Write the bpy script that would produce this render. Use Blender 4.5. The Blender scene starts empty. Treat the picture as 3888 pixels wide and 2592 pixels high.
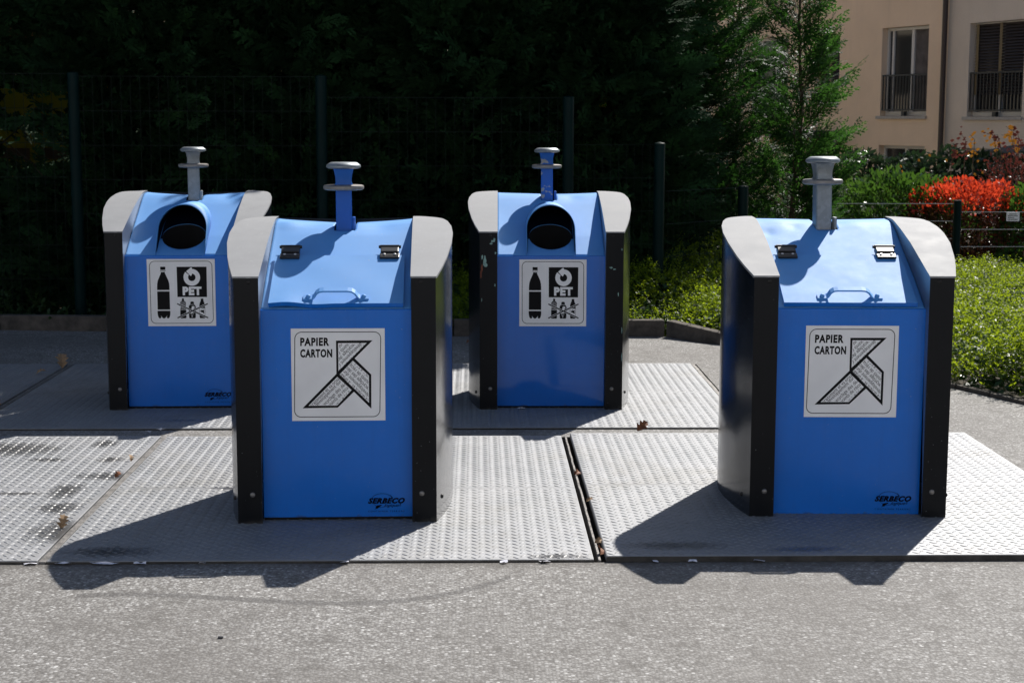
import bpy, math, random
import numpy as np
from mathutils import Vector, Matrix

random.seed(7)
RG = np.random.default_rng(11)
SC = bpy.context.scene
COL = SC.collection

# ------------------------------------------------------------------ camera, sky, sun
CAM_H, F_PX, PITCH, YAW, ROLL = 1.62, 6130.0, 0.1373, 0.0220, 0.0021
cam_d = bpy.data.cameras.new('camera')
cam = bpy.data.objects.new('camera', cam_d)
COL.objects.link(cam)
cam_d.sensor_width = 36.0
cam_d.lens = 36.0 * F_PX / 3888.0
cam_d.clip_start = 0.05
cam_d.clip_end = 2000
cam_d.dof.use_dof = True
cam_d.dof.focus_distance = 7.2
cam_d.dof.aperture_fstop = 11
cam.matrix_world = (Matrix.Translation((0, 0, CAM_H)) @ Matrix.Rotation(-YAW, 4, 'Z')
                    @ Matrix.Rotation(math.pi / 2 - PITCH, 4, 'X') @ Matrix.Rotation(ROLL, 4, 'Z'))
SC.camera = cam

SUN_V = Vector((0.474, 0.872, 1.0)).normalized()      # towards the sun
SUN_EL = math.asin(SUN_V.z)
SUN_AZ = math.atan2(SUN_V.x, SUN_V.y)
world = bpy.data.worlds.new('World')
SC.world = world
world.use_nodes = True
wn = world.node_tree
sky = wn.nodes.new('ShaderNodeTexSky')
sky.sky_type = 'NISHITA'
sky.sun_disc = False
sky.sun_elevation = SUN_EL
sky.sun_rotation = SUN_AZ
sky.air_density = 1.0
sky.dust_density = 0.8
sky.ozone_density = 1.0
wn.links.new(sky.outputs[0], wn.nodes['Background'].inputs[0])
wn.nodes['Background'].inputs[1].default_value = 0.068
sun_d = bpy.data.lights.new('sun', 'SUN')
sun_d.energy = 5.0
sun_d.angle = math.radians(0.55)
sun_d.color = (1.0, 0.955, 0.89)
sun = bpy.data.objects.new('sun', sun_d)
COL.objects.link(sun)
sun.rotation_euler = SUN_V.to_track_quat('Z', 'Y').to_euler()
sun.location = (10, 20, 30)
SC.view_settings.view_transform = 'Standard'
SC.view_settings.look = 'None'
SC.view_settings.exposure = 0.35
SC.view_settings.gamma = 1.0
SC.cycles.max_bounces = 6
SC.cycles.diffuse_bounces = 3
SC.cycles.transparent_max_bounces = 8

# ------------------------------------------------------------------ pixel -> world helper
S = 3888 / 2352.0


def ray(u, v):
    c, s = math.cos(ROLL), math.sin(ROLL)
    du, dv = u - 1944, v - 1296
    a = du * c + dv * s
    b = -du * s + dv * c
    x, yc, up = a / F_PX, 1.0, -b / F_PX
    y = yc * math.cos(PITCH) + up * math.sin(PITCH)
    z = -yc * math.sin(PITCH) + up * math.cos(PITCH)
    cy, sy = math.cos(YAW), math.sin(YAW)
    return Vector((x * cy + y * sy, -x * sy + y * cy, z))


def at(u, v, Y):
    """display pixel (2352 wide) -> world point at depth Y"""
    r = ray(u * S, v * S)
    return Vector((0, 0, CAM_H)) + r * (Y / r.y)


# ------------------------------------------------------------------ materials
def new_mat(name):
    m = bpy.data.materials.new(name)
    m.use_nodes = True
    nt = m.node_tree
    b = nt.nodes['Principled BSDF']
    return m, nt, b


def N(nt, t, **kw):
    n = nt.nodes.new(t)
    for k, v in kw.items():
        if k in n.inputs:
            n.inputs[k].default_value = v
        else:
            setattr(n, k, v)
    return n


def L(nt, a, b):
    nt.links.new(a, b)


def ramp(nt, fac, stops):
    r = nt.nodes.new('ShaderNodeValToRGB')
    el = r.color_ramp.elements
    while len(el) < len(stops):
        el.new(0.5)
    for e, (p, c) in zip(el, stops):
        e.position = p
        e.color = (c[0], c[1], c[2], 1) if not isinstance(c, (int, float)) else (c, c, c, 1)
    L(nt, fac, r.inputs[0])
    return r.outputs[0]


def mix(nt, fac, a, b, mode='MIX'):
    m = nt.nodes.new('ShaderNodeMix')
    m.data_type = 'RGBA'
    m.blend_type = mode
    for sock, val in ((m.inputs[0], fac), (m.inputs[6], a), (m.inputs[7], b)):
        if hasattr(val, 'is_output'):
            L(nt, val, sock)
        elif isinstance(val, (int, float)):
            sock.default_value = val
        else:
            sock.default_value = (val[0], val[1], val[2], 1)
    return m.outputs[2]


def math_n(nt, op, a, b=None, c=None, clamp=False):
    m = nt.nodes.new('ShaderNodeMath')
    m.operation = op
    m.use_clamp = clamp
    for i, val in enumerate((a, b, c)):
        if val is None:
            continue
        if hasattr(val, 'is_output'):
            L(nt, val, m.inputs[i])
        else:
            m.inputs[i].default_value = val
    return m.outputs[0]


def objco(nt, gen='Object'):
    return nt.nodes.new('ShaderNodeTexCoord').outputs[gen]


def noise(nt, co, scale, detail=3, rough=0.55, dist=0.0):
    n = N(nt, 'ShaderNodeTexNoise')
    n.inputs['Scale'].default_value = scale
    n.inputs['Detail'].default_value = detail
    n.inputs['Roughness'].default_value = rough
    n.inputs['Distortion'].default_value = dist
    if co is not None:
        L(nt, co, n.inputs['Vector'])
    return n.outputs['Fac']


def bump(nt, h, strength, dist, b):
    n = N(nt, 'ShaderNodeBump')
    n.inputs['Strength'].default_value = strength
    n.inputs['Distance'].default_value = dist
    L(nt, h, n.inputs['Height'])
    L(nt, n.outputs[0], b.inputs['Normal'])
    return n


def simple(name, col, rough=0.6, metal=0.0, spec=0.5, vary=0.0, vscale=8, bmp=0.0, bscale=40, coat=0.0):
    m, nt, b = new_mat(name)
    b.inputs['Roughness'].default_value = rough
    b.inputs['Metallic'].default_value = metal
    b.inputs['Specular IOR Level'].default_value = spec
    b.inputs['Coat Weight'].default_value = coat
    b.inputs['Base Color'].default_value = (*col, 1)
    co = objco(nt)
    if vary:
        f = noise(nt, co, vscale, 4)
        c = ramp(nt, f, [(0.3, [x * (1 - vary) for x in col]), (0.7, [min(1, x * (1 + vary)) for x in col])])
        L(nt, c, b.inputs['Base Color'])
    if bmp:
        bump(nt, noise(nt, co, bscale, 3), bmp, 0.01, b)
    return m


def paint_mat(name, col, rough=0.3, dirt=(0.25, 0.22, 0.18), dirt_amt=0.25, base_dirt=True, coat=0.0, wave=0.15, spec=0.5, rvar=0.25):
    """worn enamel: faint colour variation, dust, small chips, gentle waviness of sheet metal"""
    m, nt, b = new_mat(name)
    co = objco(nt)
    f1 = noise(nt, co, 3.0, 5, 0.6)
    c = ramp(nt, f1, [(0.3, [x * 0.94 for x in col]), (0.7, [min(1, x * 1.05) for x in col])])
    f2 = noise(nt, co, 18.0, 6, 0.7)
    dm = ramp(nt, f2, [(0.52, 0.0), (0.8, dirt_amt)])
    c = mix(nt, dm, c, dirt)
    f3 = noise(nt, co, 120.0, 2, 0.5)
    chips = ramp(nt, f3, [(0.735, 0.0), (0.76, 0.8)])
    c = mix(nt, chips, c, (0.35, 0.38, 0.4))
    if base_dirt:
        mpd = N(nt, 'ShaderNodeMapping')
        mpd.inputs['Scale'].default_value = (42, 42, 1.6)
        L(nt, co, mpd.inputs[0])
        st = noise(nt, mpd.outputs[0], 1.0, 5, 0.65)
        c = mix(nt, ramp(nt, st, [(0.52, 0.0), (0.80, 0.22)]), c, [min(1, x * 0.55 + 0.012) for x in col])
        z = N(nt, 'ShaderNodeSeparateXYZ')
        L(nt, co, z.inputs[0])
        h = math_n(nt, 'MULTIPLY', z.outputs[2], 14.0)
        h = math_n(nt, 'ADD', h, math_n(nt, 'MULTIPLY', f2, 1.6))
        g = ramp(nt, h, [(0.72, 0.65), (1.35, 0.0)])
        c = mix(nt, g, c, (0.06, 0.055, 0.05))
    L(nt, c, b.inputs['Base Color'])
    r = ramp(nt, f2, [(0.3, rough * (1 - rvar)), (0.75, min(1, rough * (1 + rvar)))])
    # fine handling scratches
    mp = N(nt, 'ShaderNodeMapping')
    mp.inputs['Rotation'].default_value = (0.2, 0.5, 0.4)
    mp.inputs['Scale'].default_value = (5, 60, 90)
    L(nt, co, mp.inputs[0])
    sc = ramp(nt, noise(nt, mp.outputs[0], 2.2, 3, 0.7), [(0.70, 0.0), (0.78, 0.30)])
    c = mix(nt, sc, c, [min(1, x * 1.6 + 0.06) for x in col])
    L(nt, c, b.inputs['Base Color'])
    L(nt, r, b.inputs['Roughness'])
    b.inputs['Coat Weight'].default_value = coat
    b.inputs['Coat Roughness'].default_value = 0.12
    b.inputs['Specular IOR Level'].default_value = spec
    h = math_n(nt, 'ADD', noise(nt, co, 2.2, 2, 0.4), math_n(nt, 'MULTIPLY', noise(nt, co, 60, 2), 0.03))
    bump(nt, h, wave, 0.05, b)
    return m


def metal_mat(name, col, rough=0.42, metal=0.85, scr=0.5, spangle=False):
    m, nt, b = new_mat(name)
    co = objco(nt)
    f = noise(nt, co, 9, 6, 0.65)
    c = ramp(nt, f, [(0.3, [x * 0.9 for x in col]), (0.7, [min(1, x * 1.05) for x in col])])
    if spangle:
        v = N(nt, 'ShaderNodeTexVoronoi', Scale=55.0)
        L(nt, co, v.inputs['Vector'])
        sp = N(nt, 'ShaderNodeSeparateColor')
        L(nt, v.outputs['Color'], sp.inputs[0])
        c = mix(nt, math_n(nt, 'MULTIPLY', sp.outputs[0], 0.45), c, [x * 0.55 for x in col])
    # fine scratches
    mp = N(nt, 'ShaderNodeMapping')
    mp.inputs['Rotation'].default_value = (0.3, 0.2, 0.9)
    mp.inputs['Scale'].default_value = (8, 160, 60)
    L(nt, co, mp.inputs[0])
    s = noise(nt, mp.outputs[0], 3.0, 3, 0.6)
    sc = ramp(nt, s, [(0.66, 0.0), (0.74, scr)])
    c = mix(nt, sc, c, (0.75, 0.75, 0.74))
    L(nt, c, b.inputs['Base Color'])
    L(nt, ramp(nt, f, [(0.3, rough * 0.95), (0.75, min(1, rough * 1.1))]), b.inputs['Roughness'])
    b.inputs['Metallic'].default_value = metal
    bump(nt, math_n(nt, 'ADD', f, math_n(nt, 'MULTIPLY', s, 0.2)), 0.03, 0.01, b)
    return m


BLUE = (0.009, 0.160, 0.64)
M = {}
M['blue'] = paint_mat('blue enamel', BLUE, rough=0.22, spec=0.38, dirt_amt=0.05)
M['blue_gloss'] = paint_mat('glossy blue enamel', (0.009, 0.150, 0.61), rough=0.09, spec=0.6, dirt_amt=0.04, wave=0.04)
M['blue_lid_sheen'] = paint_mat('dusty blue enamel painted sheen', (0.068, 0.295, 0.70), rough=0.66, rvar=0.04, dirt=(0.35, 0.45, 0.6), dirt_amt=0.05, base_dirt=False, coat=0.0, wave=0.02, spec=0.85)  # paler base paints the sun's sheen into the lid colour, with slight dust
M['anthracite'] = paint_mat('anthracite enamel', (0.0035, 0.0045, 0.0065), rough=0.36, dirt=(0.02, 0.019, 0.018), dirt_amt=0.15, coat=0.0, wave=0.10, spec=0.2)
M['flank'] = paint_mat('anthracite flank', (0.007, 0.010, 0.016), rough=0.17, dirt=(0.03, 0.03, 0.03), dirt_amt=0.25, wave=0.12, spec=0.55)
M['cap'] = metal_mat('brushed steel cap', (0.285, 0.29, 0.30), 0.70, 0.15)
M['inner'] = metal_mat('steel inner cheek', (0.40, 0.42, 0.44), 0.38, 0.92, 0.3)
M['galv'] = metal_mat('galvanised steel', (0.27, 0.30, 0.32), 0.5, 0.7, 0.25, True)
M['galv_dark'] = metal_mat('worn steel disc', (0.30, 0.28, 0.26), 0.5, 0.7, 0.25, True)
M['black_plastic'] = simple('black plastic', (0.008, 0.008, 0.009), 0.4)
M['screw'] = simple('steel screw', (0.6, 0.6, 0.6), 0.35, 0.9)
M['hood_shade'] = simple('painted hood shade', (0.0012, 0.005, 0.018), 0.6, spec=0.08)  # near-black colour stands in for the shade inside the hood
M['hole'] = simple('dark inside', (0.004, 0.004, 0.005), 0.9)
M['sign_white'] = simple('white sticker film', (0.86, 0.86, 0.87), 0.42, vary=0.06, vscale=5)
M['sign_black'] = simple('black print', (0.006, 0.006, 0.007), 0.6, spec=0.15)
M['logo_black'] = simple('logo print', (0.002, 0.004, 0.012), 0.6, spec=0.05)
M['mint'] = simple('mint primer', (0.24, 0.40, 0.37), 0.6, vary=0.3, vscale=60)
M['rust'] = simple('rust', (0.20, 0.06, 0.03), 0.8, vary=0.4, vscale=80)
M['fence'] = simple('green fence coating', (0.002, 0.014, 0.014), 0.4, vary=0.2, vscale=5, spec=0.08)
M['wire'] = simple('green wire coating', (0.002, 0.009, 0.008), 0.3, spec=0.10)
M['wire_glint'] = simple('wire with painted glint', (0.42, 0.45, 0.44), 0.3, 0.5)  # pale base paints the sun's glint on the horizontal wires
M['kerb'] = simple('concrete kerb', (0.085, 0.072, 0.06), 0.9, vary=0.45, vscale=12, bmp=0.6, bscale=60)
M['pit'] = simple('pit concrete', (0.06, 0.055, 0.05), 0.95, vary=0.4, vscale=14, bmp=0.5)
M['bar'] = simple('weathered steel angle', (0.20, 0.19, 0.18), 0.6, 0.4, vary=0.4, vscale=20, bmp=0.5, bscale=60)
M['soil'] = simple('soil', (0.045, 0.035, 0.022), 0.95, vary=0.4, vscale=5, bmp=0.6, bscale=12)
M['bark'] = simple('bark', (0.085, 0.055, 0.035), 0.9, vary=0.4, vscale=25, bmp=0.8, bscale=50)
M['bark_dark'] = simple('dark bark', (0.05, 0.035, 0.025), 0.9, vary=0.4, vscale=25)
M['yellow'] = simple('yellow paint', (0.55, 0.34, 0.01), 0.5, vary=0.15, vscale=3)
M['brown_board'] = simple('brown board', (0.16, 0.07, 0.05), 0.8, vary=0.2)
M['dry_leaf'] = simple('dry oak leaf', (0.20, 0.07, 0.025), 0.7, vary=0.35, vscale=60)
M['pale_leaf'] = simple('pale dry leaf', (0.30, 0.19, 0.10), 0.7, vary=0.35, vscale=60)
M['paper'] = simple('paper scrap', (0.75, 0.75, 0.82), 0.8)
M['stone'] = simple('dark stone', (0.06, 0.06, 0.065), 0.8, vary=0.3, vscale=60)


def plaster(name, col):
    m, nt, b = new_mat(name)
    co = objco(nt)
    f = noise(nt, co, 0.6, 5, 0.6)
    g = noise(nt, co, 22, 4, 0.7)
    c = ramp(nt, f, [(0.3, [x * 0.90 for x in col]), (0.7, [min(1, x * 1.05) for x in col])])
    mpv = N(nt, 'ShaderNodeMapping')
    mpv.inputs['Scale'].default_value = (3, 3, 0.25)
    L(nt, co, mpv.inputs[0])
    c = mix(nt, ramp(nt, noise(nt, mpv.outputs[0], 1.0, 5, 0.7), [(0.52, 0.0), (0.78, 0.22)]), c, [x * 0.62 for x in col])
    c = mix(nt, math_n(nt, 'MULTIPLY', g, 0.22), c, [x * 0.7 for x in col])
    L(nt, c, b.inputs['Base Color'])
    b.inputs['Roughness'].default_value = 0.95
    bump(nt, g, 0.5, 0.02, b)
    return m


M['peach'] = plaster('peach render', (0.90, 0.70, 0.52))
M['beige'] = plaster('beige grey render', (0.74, 0.65, 0.56))
M['white_frame'] = simple('white window frame', (0.62, 0.62, 0.62), 0.5)
M['sill'] = simple('stone sill', (0.42, 0.40, 0.38), 0.8, vary=0.1)
M['railing'] = simple('dark railing', (0.012, 0.017, 0.022), 0.5)
M['pipe'] = simple('dark red brown pipe', (0.03, 0.016, 0.016), 0.4)
M['glass'] = simple('window glass', (0.02, 0.022, 0.026), 0.06, spec=0.7)
M['curtain'] = simple('curtain', (0.11, 0.10, 0.10), 0.9, vary=0.4, vscale=3)
M['blind'] = simple('dark slat blind', (0.05, 0.042, 0.04), 0.5)
M['blind_rail'] = simple('ochre guide', (0.16, 0.12, 0.06), 0.6)
M['tile'] = simple('roof tile', (0.22, 0.09, 0.05), 0.85, vary=0.3, vscale=4)
M['awning'] = simple('grey canopy', (0.04, 0.045, 0.05), 0.6)
M['timber'] = simple('timber fascia', (0.22, 0.10, 0.04), 0.7)


def asphalt_mat():
    m, nt, b = new_mat('aged asphalt')
    co = objco(nt)
    v = N(nt, 'ShaderNodeTexVoronoi', Scale=95.0)
    v.inputs['Randomness'].default_value = 1.0
    L(nt, co, v.inputs['Vector'])
    sp = N(nt, 'ShaderNodeSeparateColor')
    L(nt, v.outputs['Color'], sp.inputs[0])
    stone = ramp(nt, sp.outputs[0], [(0.0, (0.13, 0.123, 0.116)), (0.45, (0.235, 0.228, 0.217)), (0.82, (0.31, 0.302, 0.29)), (0.94, (0.39, 0.385, 0.375)), (1.0, (0.60, 0.595, 0.58))])
    tar = ramp(nt, v.outputs['Distance'], [(0.45, 0.0), (0.75, 0.75)])
    c = mix(nt, tar, stone, (0.11, 0.102, 0.095))
    big = noise(nt, co, 0.7, 5, 0.6)
    c = mix(nt, ramp(nt, big, [(0.36, 0.6), (0.58, 0.0)]), c, (0.14, 0.13, 0.12))
    mid = noise(nt, co, 7.0, 5, 0.7)
    c = mix(nt, ramp(nt, mid, [(0.52, 0.0), (0.70, 0.6)]), c, (0.085, 0.078, 0.070))
    mid2 = noise(nt, co, 3.1, 3, 0.6, 0.6)
    c = mix(nt, ramp(nt, mid2, [(0.62, 0.0), (0.8, 0.25)]), c, (0.40, 0.39, 0.37))
    # old curved scuff line in front of the left bin: y = 5.315 + k (x+0.44)^2
    xyz = N(nt, 'ShaderNodeSeparateXYZ')
    L(nt, co, xyz.inputs[0])
    dx = math_n(nt, 'ADD', xyz.outputs[0], 0.46)
    q = math_n(nt, 'MULTIPLY', math_n(nt, 'MULTIPLY', dx, dx), math_n(nt, 'ADD', 0.62, math_n(nt, 'MULTIPLY', dx, 0.55)))
    d = math_n(nt, 'ABSOLUTE', math_n(nt, 'SUBTRACT', xyz.outputs[1], math_n(nt, 'ADD', q, 5.315)))
    d = math_n(nt, 'ADD', d, math_n(nt, 'MULTIPLY', math_n(nt, 'SUBTRACT', noise(nt, co, 14, 3), 0.5), 0.035))
    band = ramp(nt, d, [(0.016, 0.6), (0.035, 0.0)])
    inx = math_n(nt, 'MULTIPLY', math_n(nt, 'GREATER_THAN', xyz.outputs[0], -1.38), math_n(nt, 'LESS_THAN', xyz.outputs[0], 0.12))
    c = mix(nt, math_n(nt, 'MULTIPLY', band, inx), c, (0.07, 0.066, 0.064))
    # dirt gathered against the steel edge
    de = math_n(nt, 'ABSOLUTE', math_n(nt, 'ADD', xyz.outputs[1], -5.80))
    de = math_n(nt, 'ADD', de, math_n(nt, 'MULTIPLY', math_n(nt, 'SUBTRACT', mid, 0.5), 0.22))
    c = mix(nt, ramp(nt, de, [(0.0, 0.65), (0.07, 0.0)]), c, (0.07, 0.062, 0.054))
    # hairline cracks
    w = N(nt, 'ShaderNodeTexVoronoi', Scale=0.9)
    w.feature = 'DISTANCE_TO_EDGE'
    nm = N(nt, 'ShaderNodeTexNoise', Scale=3.0)
    L(nt, co, nm.inputs['Vector'])
    va = N(nt, 'ShaderNodeVectorMath')
    va.operation = 'MULTIPLY_ADD'
    L(nt, nm.outputs['Color'], va.inputs[0])
    va.inputs[1].default_value = (0.5, 0.5, 0.5)
    L(nt, co, va.inputs[2])
    L(nt, va.outputs[0], w.inputs['Vector'])
    cr = ramp(nt, w.outputs['Distance'], [(0.0025, 0.5), (0.006, 0.0)])
    cr = math_n(nt, 'MULTIPLY', cr, ramp(nt, big, [(0.5, 0.0), (0.6, 0.8)]))
    c = mix(nt, cr, c, (0.06, 0.055, 0.05))
    L(nt, c, b.inputs['Base Color'])
    b.inputs['Roughness'].default_value = 0.78
    b.inputs['Specular IOR Level'].default_value = 0.45
    h = math_n(nt, 'SUBTRACT', math_n(nt, 'MULTIPLY', sp.outputs[1], 0.6), v.outputs['Distance'])
    h = math_n(nt, 'ADD', h, math_n(nt, 'MULTIPLY', mid, 0.8))
    bump(nt, h, 0.5, 0.004, b)
    return m


M['asphalt'] = asphalt_mat()


def plate_mat(name, wet):
    m, nt, b = new_mat(name)
    co = objco(nt)
    f = noise(nt, co, 2.3, 6, 0.65)
    g = noise(nt, co, 45, 4, 0.7)
    c = ramp(nt, f, [(0.3, (0.265, 0.275, 0.29)), (0.7, (0.345, 0.35, 0.365))])
    c = mix(nt, ramp(nt, g, [(0.48, 0.0), (0.72, 0.45)]), c, (0.18, 0.172, 0.155))
    lf = noise(nt, co, 1.1, 6, 0.75, 0.5)
    c = mix(nt, ramp(nt, lf, [(0.5, 0.0), (0.72, 0.5)]), c, (0.20, 0.19, 0.165))
    ru = ramp(nt, f, [(0.3, 0.56), (0.7, 0.66)])
    if wet:
        # sticky dark drips: thresholded noise near listed spots
        tot = None
        for (x, y, rx, ry) in wet:
            mp = N(nt, 'ShaderNodeVectorMath')
            mp.operation = 'SUBTRACT'
            L(nt, co, mp.inputs[0])
            mp.inputs[1].default_value = (x, y, 0)
            sc = N(nt, 'ShaderNodeVectorMath')
            sc.operation = 'MULTIPLY'
            L(nt, mp.outputs[0], sc.inputs[0])
            sc.inputs[1].default_value = (1 / rx, 1 / ry, 0)
            ln = N(nt, 'ShaderNodeVectorMath')
            ln.operation = 'LENGTH'
            L(nt, sc.outputs[0], ln.inputs[0])
            e = math_n(nt, 'SUBTRACT', 1.0, ln.outputs['Value'], clamp=True)
            tot = e if tot is None else math_n(nt, 'MAXIMUM', tot, e)
        blot = noise(nt, co, 38, 7, 0.75)
        k = math_n(nt, 'ADD', math_n(nt, 'MULTIPLY', tot, 0.55), math_n(nt, 'MULTIPLY', blot, 0.9))
        k = ramp(nt, k, [(0.62, 0.0), (0.74, 0.35), (0.92, 0.60)])
        c = mix(nt, k, c, (0.07, 0.066, 0.062))
        ru = mix(nt, k, ru, (0.12, 0.12, 0.12))
    L(nt, c, b.inputs['Base Color'])
    L(nt, ru, b.inputs['Roughness'])
    b.inputs['Metallic'].default_value = 0.55
    bump(nt, g, 0.08, 0.003, b)
    return m


def leaf_mat(name, c1, c2, trans=0.35, rough=0.45, scale=2.5, c3=None, tcol=None, spec=0.4):
    m, nt, b = new_mat(name)
    co = objco(nt)
    f = noise(nt, co, scale, 3, 0.6)
    g = noise(nt, co, 40.0, 2, 0.6)
    k = math_n(nt, 'ADD', math_n(nt, 'MULTIPLY', f, 0.55), math_n(nt, 'MULTIPLY', g, 0.45))
    st = [(0.36, c1), (0.6, c2)]
    if c3:
        st.append((0.72, c3))
    c = ramp(nt, k, st)
    L(nt, c, b.inputs['Base Color'])
    b.inputs['Roughness'].default_value = rough
    b.inputs['Specular IOR Level'].default_value = spec
    t = N(nt, 'ShaderNodeBsdfTranslucent')
    if tcol:
        L(nt, mix(nt, 0.6, c, tcol), t.inputs['Color'])
    else:
        L(nt, c, t.inputs['Color'])
    ms = N(nt, 'ShaderNodeMixShader')
    ms.inputs[0].default_value = trans
    L(nt, b.outputs[0], ms.inputs[1])
    L(nt, t.outputs[0], ms.inputs[2])
    L(nt, ms.outputs[0], nt.nodes['Material Output'].inputs['Surface'])
    return m


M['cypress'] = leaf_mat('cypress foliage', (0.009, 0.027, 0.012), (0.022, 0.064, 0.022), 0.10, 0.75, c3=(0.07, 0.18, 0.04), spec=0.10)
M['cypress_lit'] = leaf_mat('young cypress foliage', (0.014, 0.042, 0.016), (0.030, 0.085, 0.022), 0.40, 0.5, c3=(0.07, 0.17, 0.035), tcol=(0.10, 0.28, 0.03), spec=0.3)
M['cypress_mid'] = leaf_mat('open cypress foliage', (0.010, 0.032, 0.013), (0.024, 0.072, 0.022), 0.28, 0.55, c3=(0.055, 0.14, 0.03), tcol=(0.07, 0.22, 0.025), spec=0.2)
M['cover'] = leaf_mat('lonicera leaves', (0.06, 0.11, 0.008), (0.19, 0.28, 0.016), 0.5, 0.45, 3.0, c3=(0.40, 0.46, 0.03), tcol=(0.42, 0.52, 0.015), spec=0.2)
M['laurel'] = leaf_mat('laurel leaves', (0.02, 0.06, 0.012), (0.05, 0.12, 0.02), 0.3, 0.22, 2.0, c3=(0.10, 0.2, 0.03), tcol=(0.13, 0.28, 0.03))
M['red_leaf'] = leaf_mat('red photinia leaves', (0.30, 0.022, 0.014), (0.55, 0.05, 0.025), 0.45, 0.35, 2.0, c3=(0.66, 0.13, 0.05), tcol=(0.9, 0.10, 0.03))
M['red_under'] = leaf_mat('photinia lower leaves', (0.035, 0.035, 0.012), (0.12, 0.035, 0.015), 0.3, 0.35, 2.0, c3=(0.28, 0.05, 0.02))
M['berberis'] = leaf_mat('berberis leaves', (0.06, 0.018, 0.015), (0.14, 0.03, 0.022), 0.35, 0.4, 2.0, c3=(0.26, 0.06, 0.04))
M['dark_leaf'] = leaf_mat('far hedge leaves', (0.015, 0.035, 0.016), (0.03, 0.06, 0.022), 0.25, 0.4, 2.0)
M['ivy'] = leaf_mat('ivy leaves', (0.02, 0.05, 0.015), (0.05, 0.10, 0.03), 0.3, 0.4, 4.0)
M['flower'] = simple('orange flower', (0.75, 0.33, 0.02), 0.6)


# ------------------------------------------------------------------ mesh building
def tag(o, label=None, cat=None, group=None, kind=None):
    if label:
        o['label'] = label
    if cat:
        o['category'] = cat
    if group:
        o['group'] = group
    if kind:
        o['kind'] = kind
    return o


def empty(name, loc=(0, 0, 0), rz=0.0):
    o = bpy.data.objects.new(name, None)
    o.empty_display_size = 0.1
    COL.objects.link(o)
    o.location = loc
    o.rotation_euler = (0, 0, rz)
    return o


class MB:
    def __init__(self):
        self.v, self.f, self.mi = [], [], []

    def add(self, vs, fs, mi=0):
        n = len(self.v)
        self.v.extend([tuple(p) for p in vs])
        for f in fs:
            self.f.append([i + n for i in f])
            self.mi.append(mi)
        return n

    def box(self, x0, x1, y0, y1, z0, z1, mi=0, T=None):
        vs = [(x, y, z) for z in (z0, z1) for y in (y0, y1) for x in (x0, x1)]
        if T is not None:
            vs = [tuple(T @ Vector(p)) for p in vs]
        self.add(vs, [(0, 2, 3, 1), (4, 5, 7, 6), (0, 1, 5, 4), (2, 6, 7, 3), (0, 4, 6, 2), (1, 3, 7, 5)], mi)

    def prism(self, poly, ax, t0, t1, mi=0):
        """poly in the two other axes, extruded along ax"""
        def P(a, b, t):
            return {'x': (t, a, b), 'y': (a, t, b), 'z': (a, b, t)}[ax]
        n = len(poly)
        vs = [P(a, b, t0) for a, b in poly] + [P(a, b, t1) for a, b in poly]
        fs = [list(range(n))[::-1], list(range(n, 2 * n))]
        for i in range(n):
            j = (i + 1) % n
            fs.append([i, j, n + j, n + i])
        self.add(vs, fs, mi)

    def tube(self, pts, r, n=8, mi=0, cap=True):
        pts = [Vector(p) for p in pts]
        rs = r if isinstance(r, (list, tuple)) else [r] * len(pts)
        base = len(self.v)
        up = None
        for i, p in enumerate(pts):
            d = (pts[min(i + 1, len(pts) - 1)] - pts[max(i - 1, 0)]).normalized()
            if up is None:
                up = d.orthogonal().normalized()
            up = (up - d * up.dot(d)).normalized()
            w = d.cross(up)
            for k in range(n):
                a = 2 * math.pi * k / n
                self.v.append(tuple(p + (up * math.cos(a) + w * math.sin(a)) * rs[i]))
        for i in range(len(pts) - 1):
            for k in range(n):
                a, b = base + i * n + k, base + i * n + (k + 1) % n
                self.f.append([a, b, b + n, a + n])
                self.mi.append(mi)
        if cap:
            self.f.append([base + k for k in range(n)][::-1])
            self.f.append([base + (len(pts) - 1) * n + k for k in range(n)])
            self.mi += [mi, mi]

    def lathe(self, prof, n=32, c=(0, 0), mi=0):
        base = len(self.v)
        for r, z in prof:
            for k in range(n):
                a = 2 * math.pi * k / n
                self.v.append((c[0] + r * math.cos(a), c[1] + r * math.sin(a), z))
        for i in range(len(prof) - 1):
            for k in range(n):
                a, b = base + i * n + k, base + i * n + (k + 1) % n
                self.f.append([a, b, b + n, a + n])
                self.mi.append(mi)
        self.f.append([base + k for k in range(n)][::-1])
        self.f.append([base + (len(prof) - 1) * n + k for k in range(n)])
        self.mi += [mi, mi]

    def build(self, name, mats, parent=None, smooth=None, bevel=0.0, seg=2, label=None):
        me = bpy.data.meshes.new(name)
        me.from_pydata(self.v, [], self.f)
        if not isinstance(mats, (list, tuple)):
            mats = [mats]
        for m in mats:
            me.materials.append(m)
        if len(mats) > 1:
            me.polygons.foreach_set('material_index', self.mi)
        me.validate()
        if smooth is not None:
            try:
                me.polygons.foreach_set('use_smooth', [True] * len(me.polygons))
                me.set_sharp_from_angle(angle=math.radians(smooth))
            except Exception:
                pass
        me.update()
        o = bpy.data.objects.new(name, me)
        COL.objects.link(o)
        if parent is not None:
            o.parent = parent
        if bevel:
            b = o.modifiers.new('bevel', 'BEVEL')
            b.width = bevel
            b.segments = seg
            b.limit_method = 'ANGLE'
            b.angle_limit = math.radians(35)
        if label:
            o['label'] = label
        return o


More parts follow.
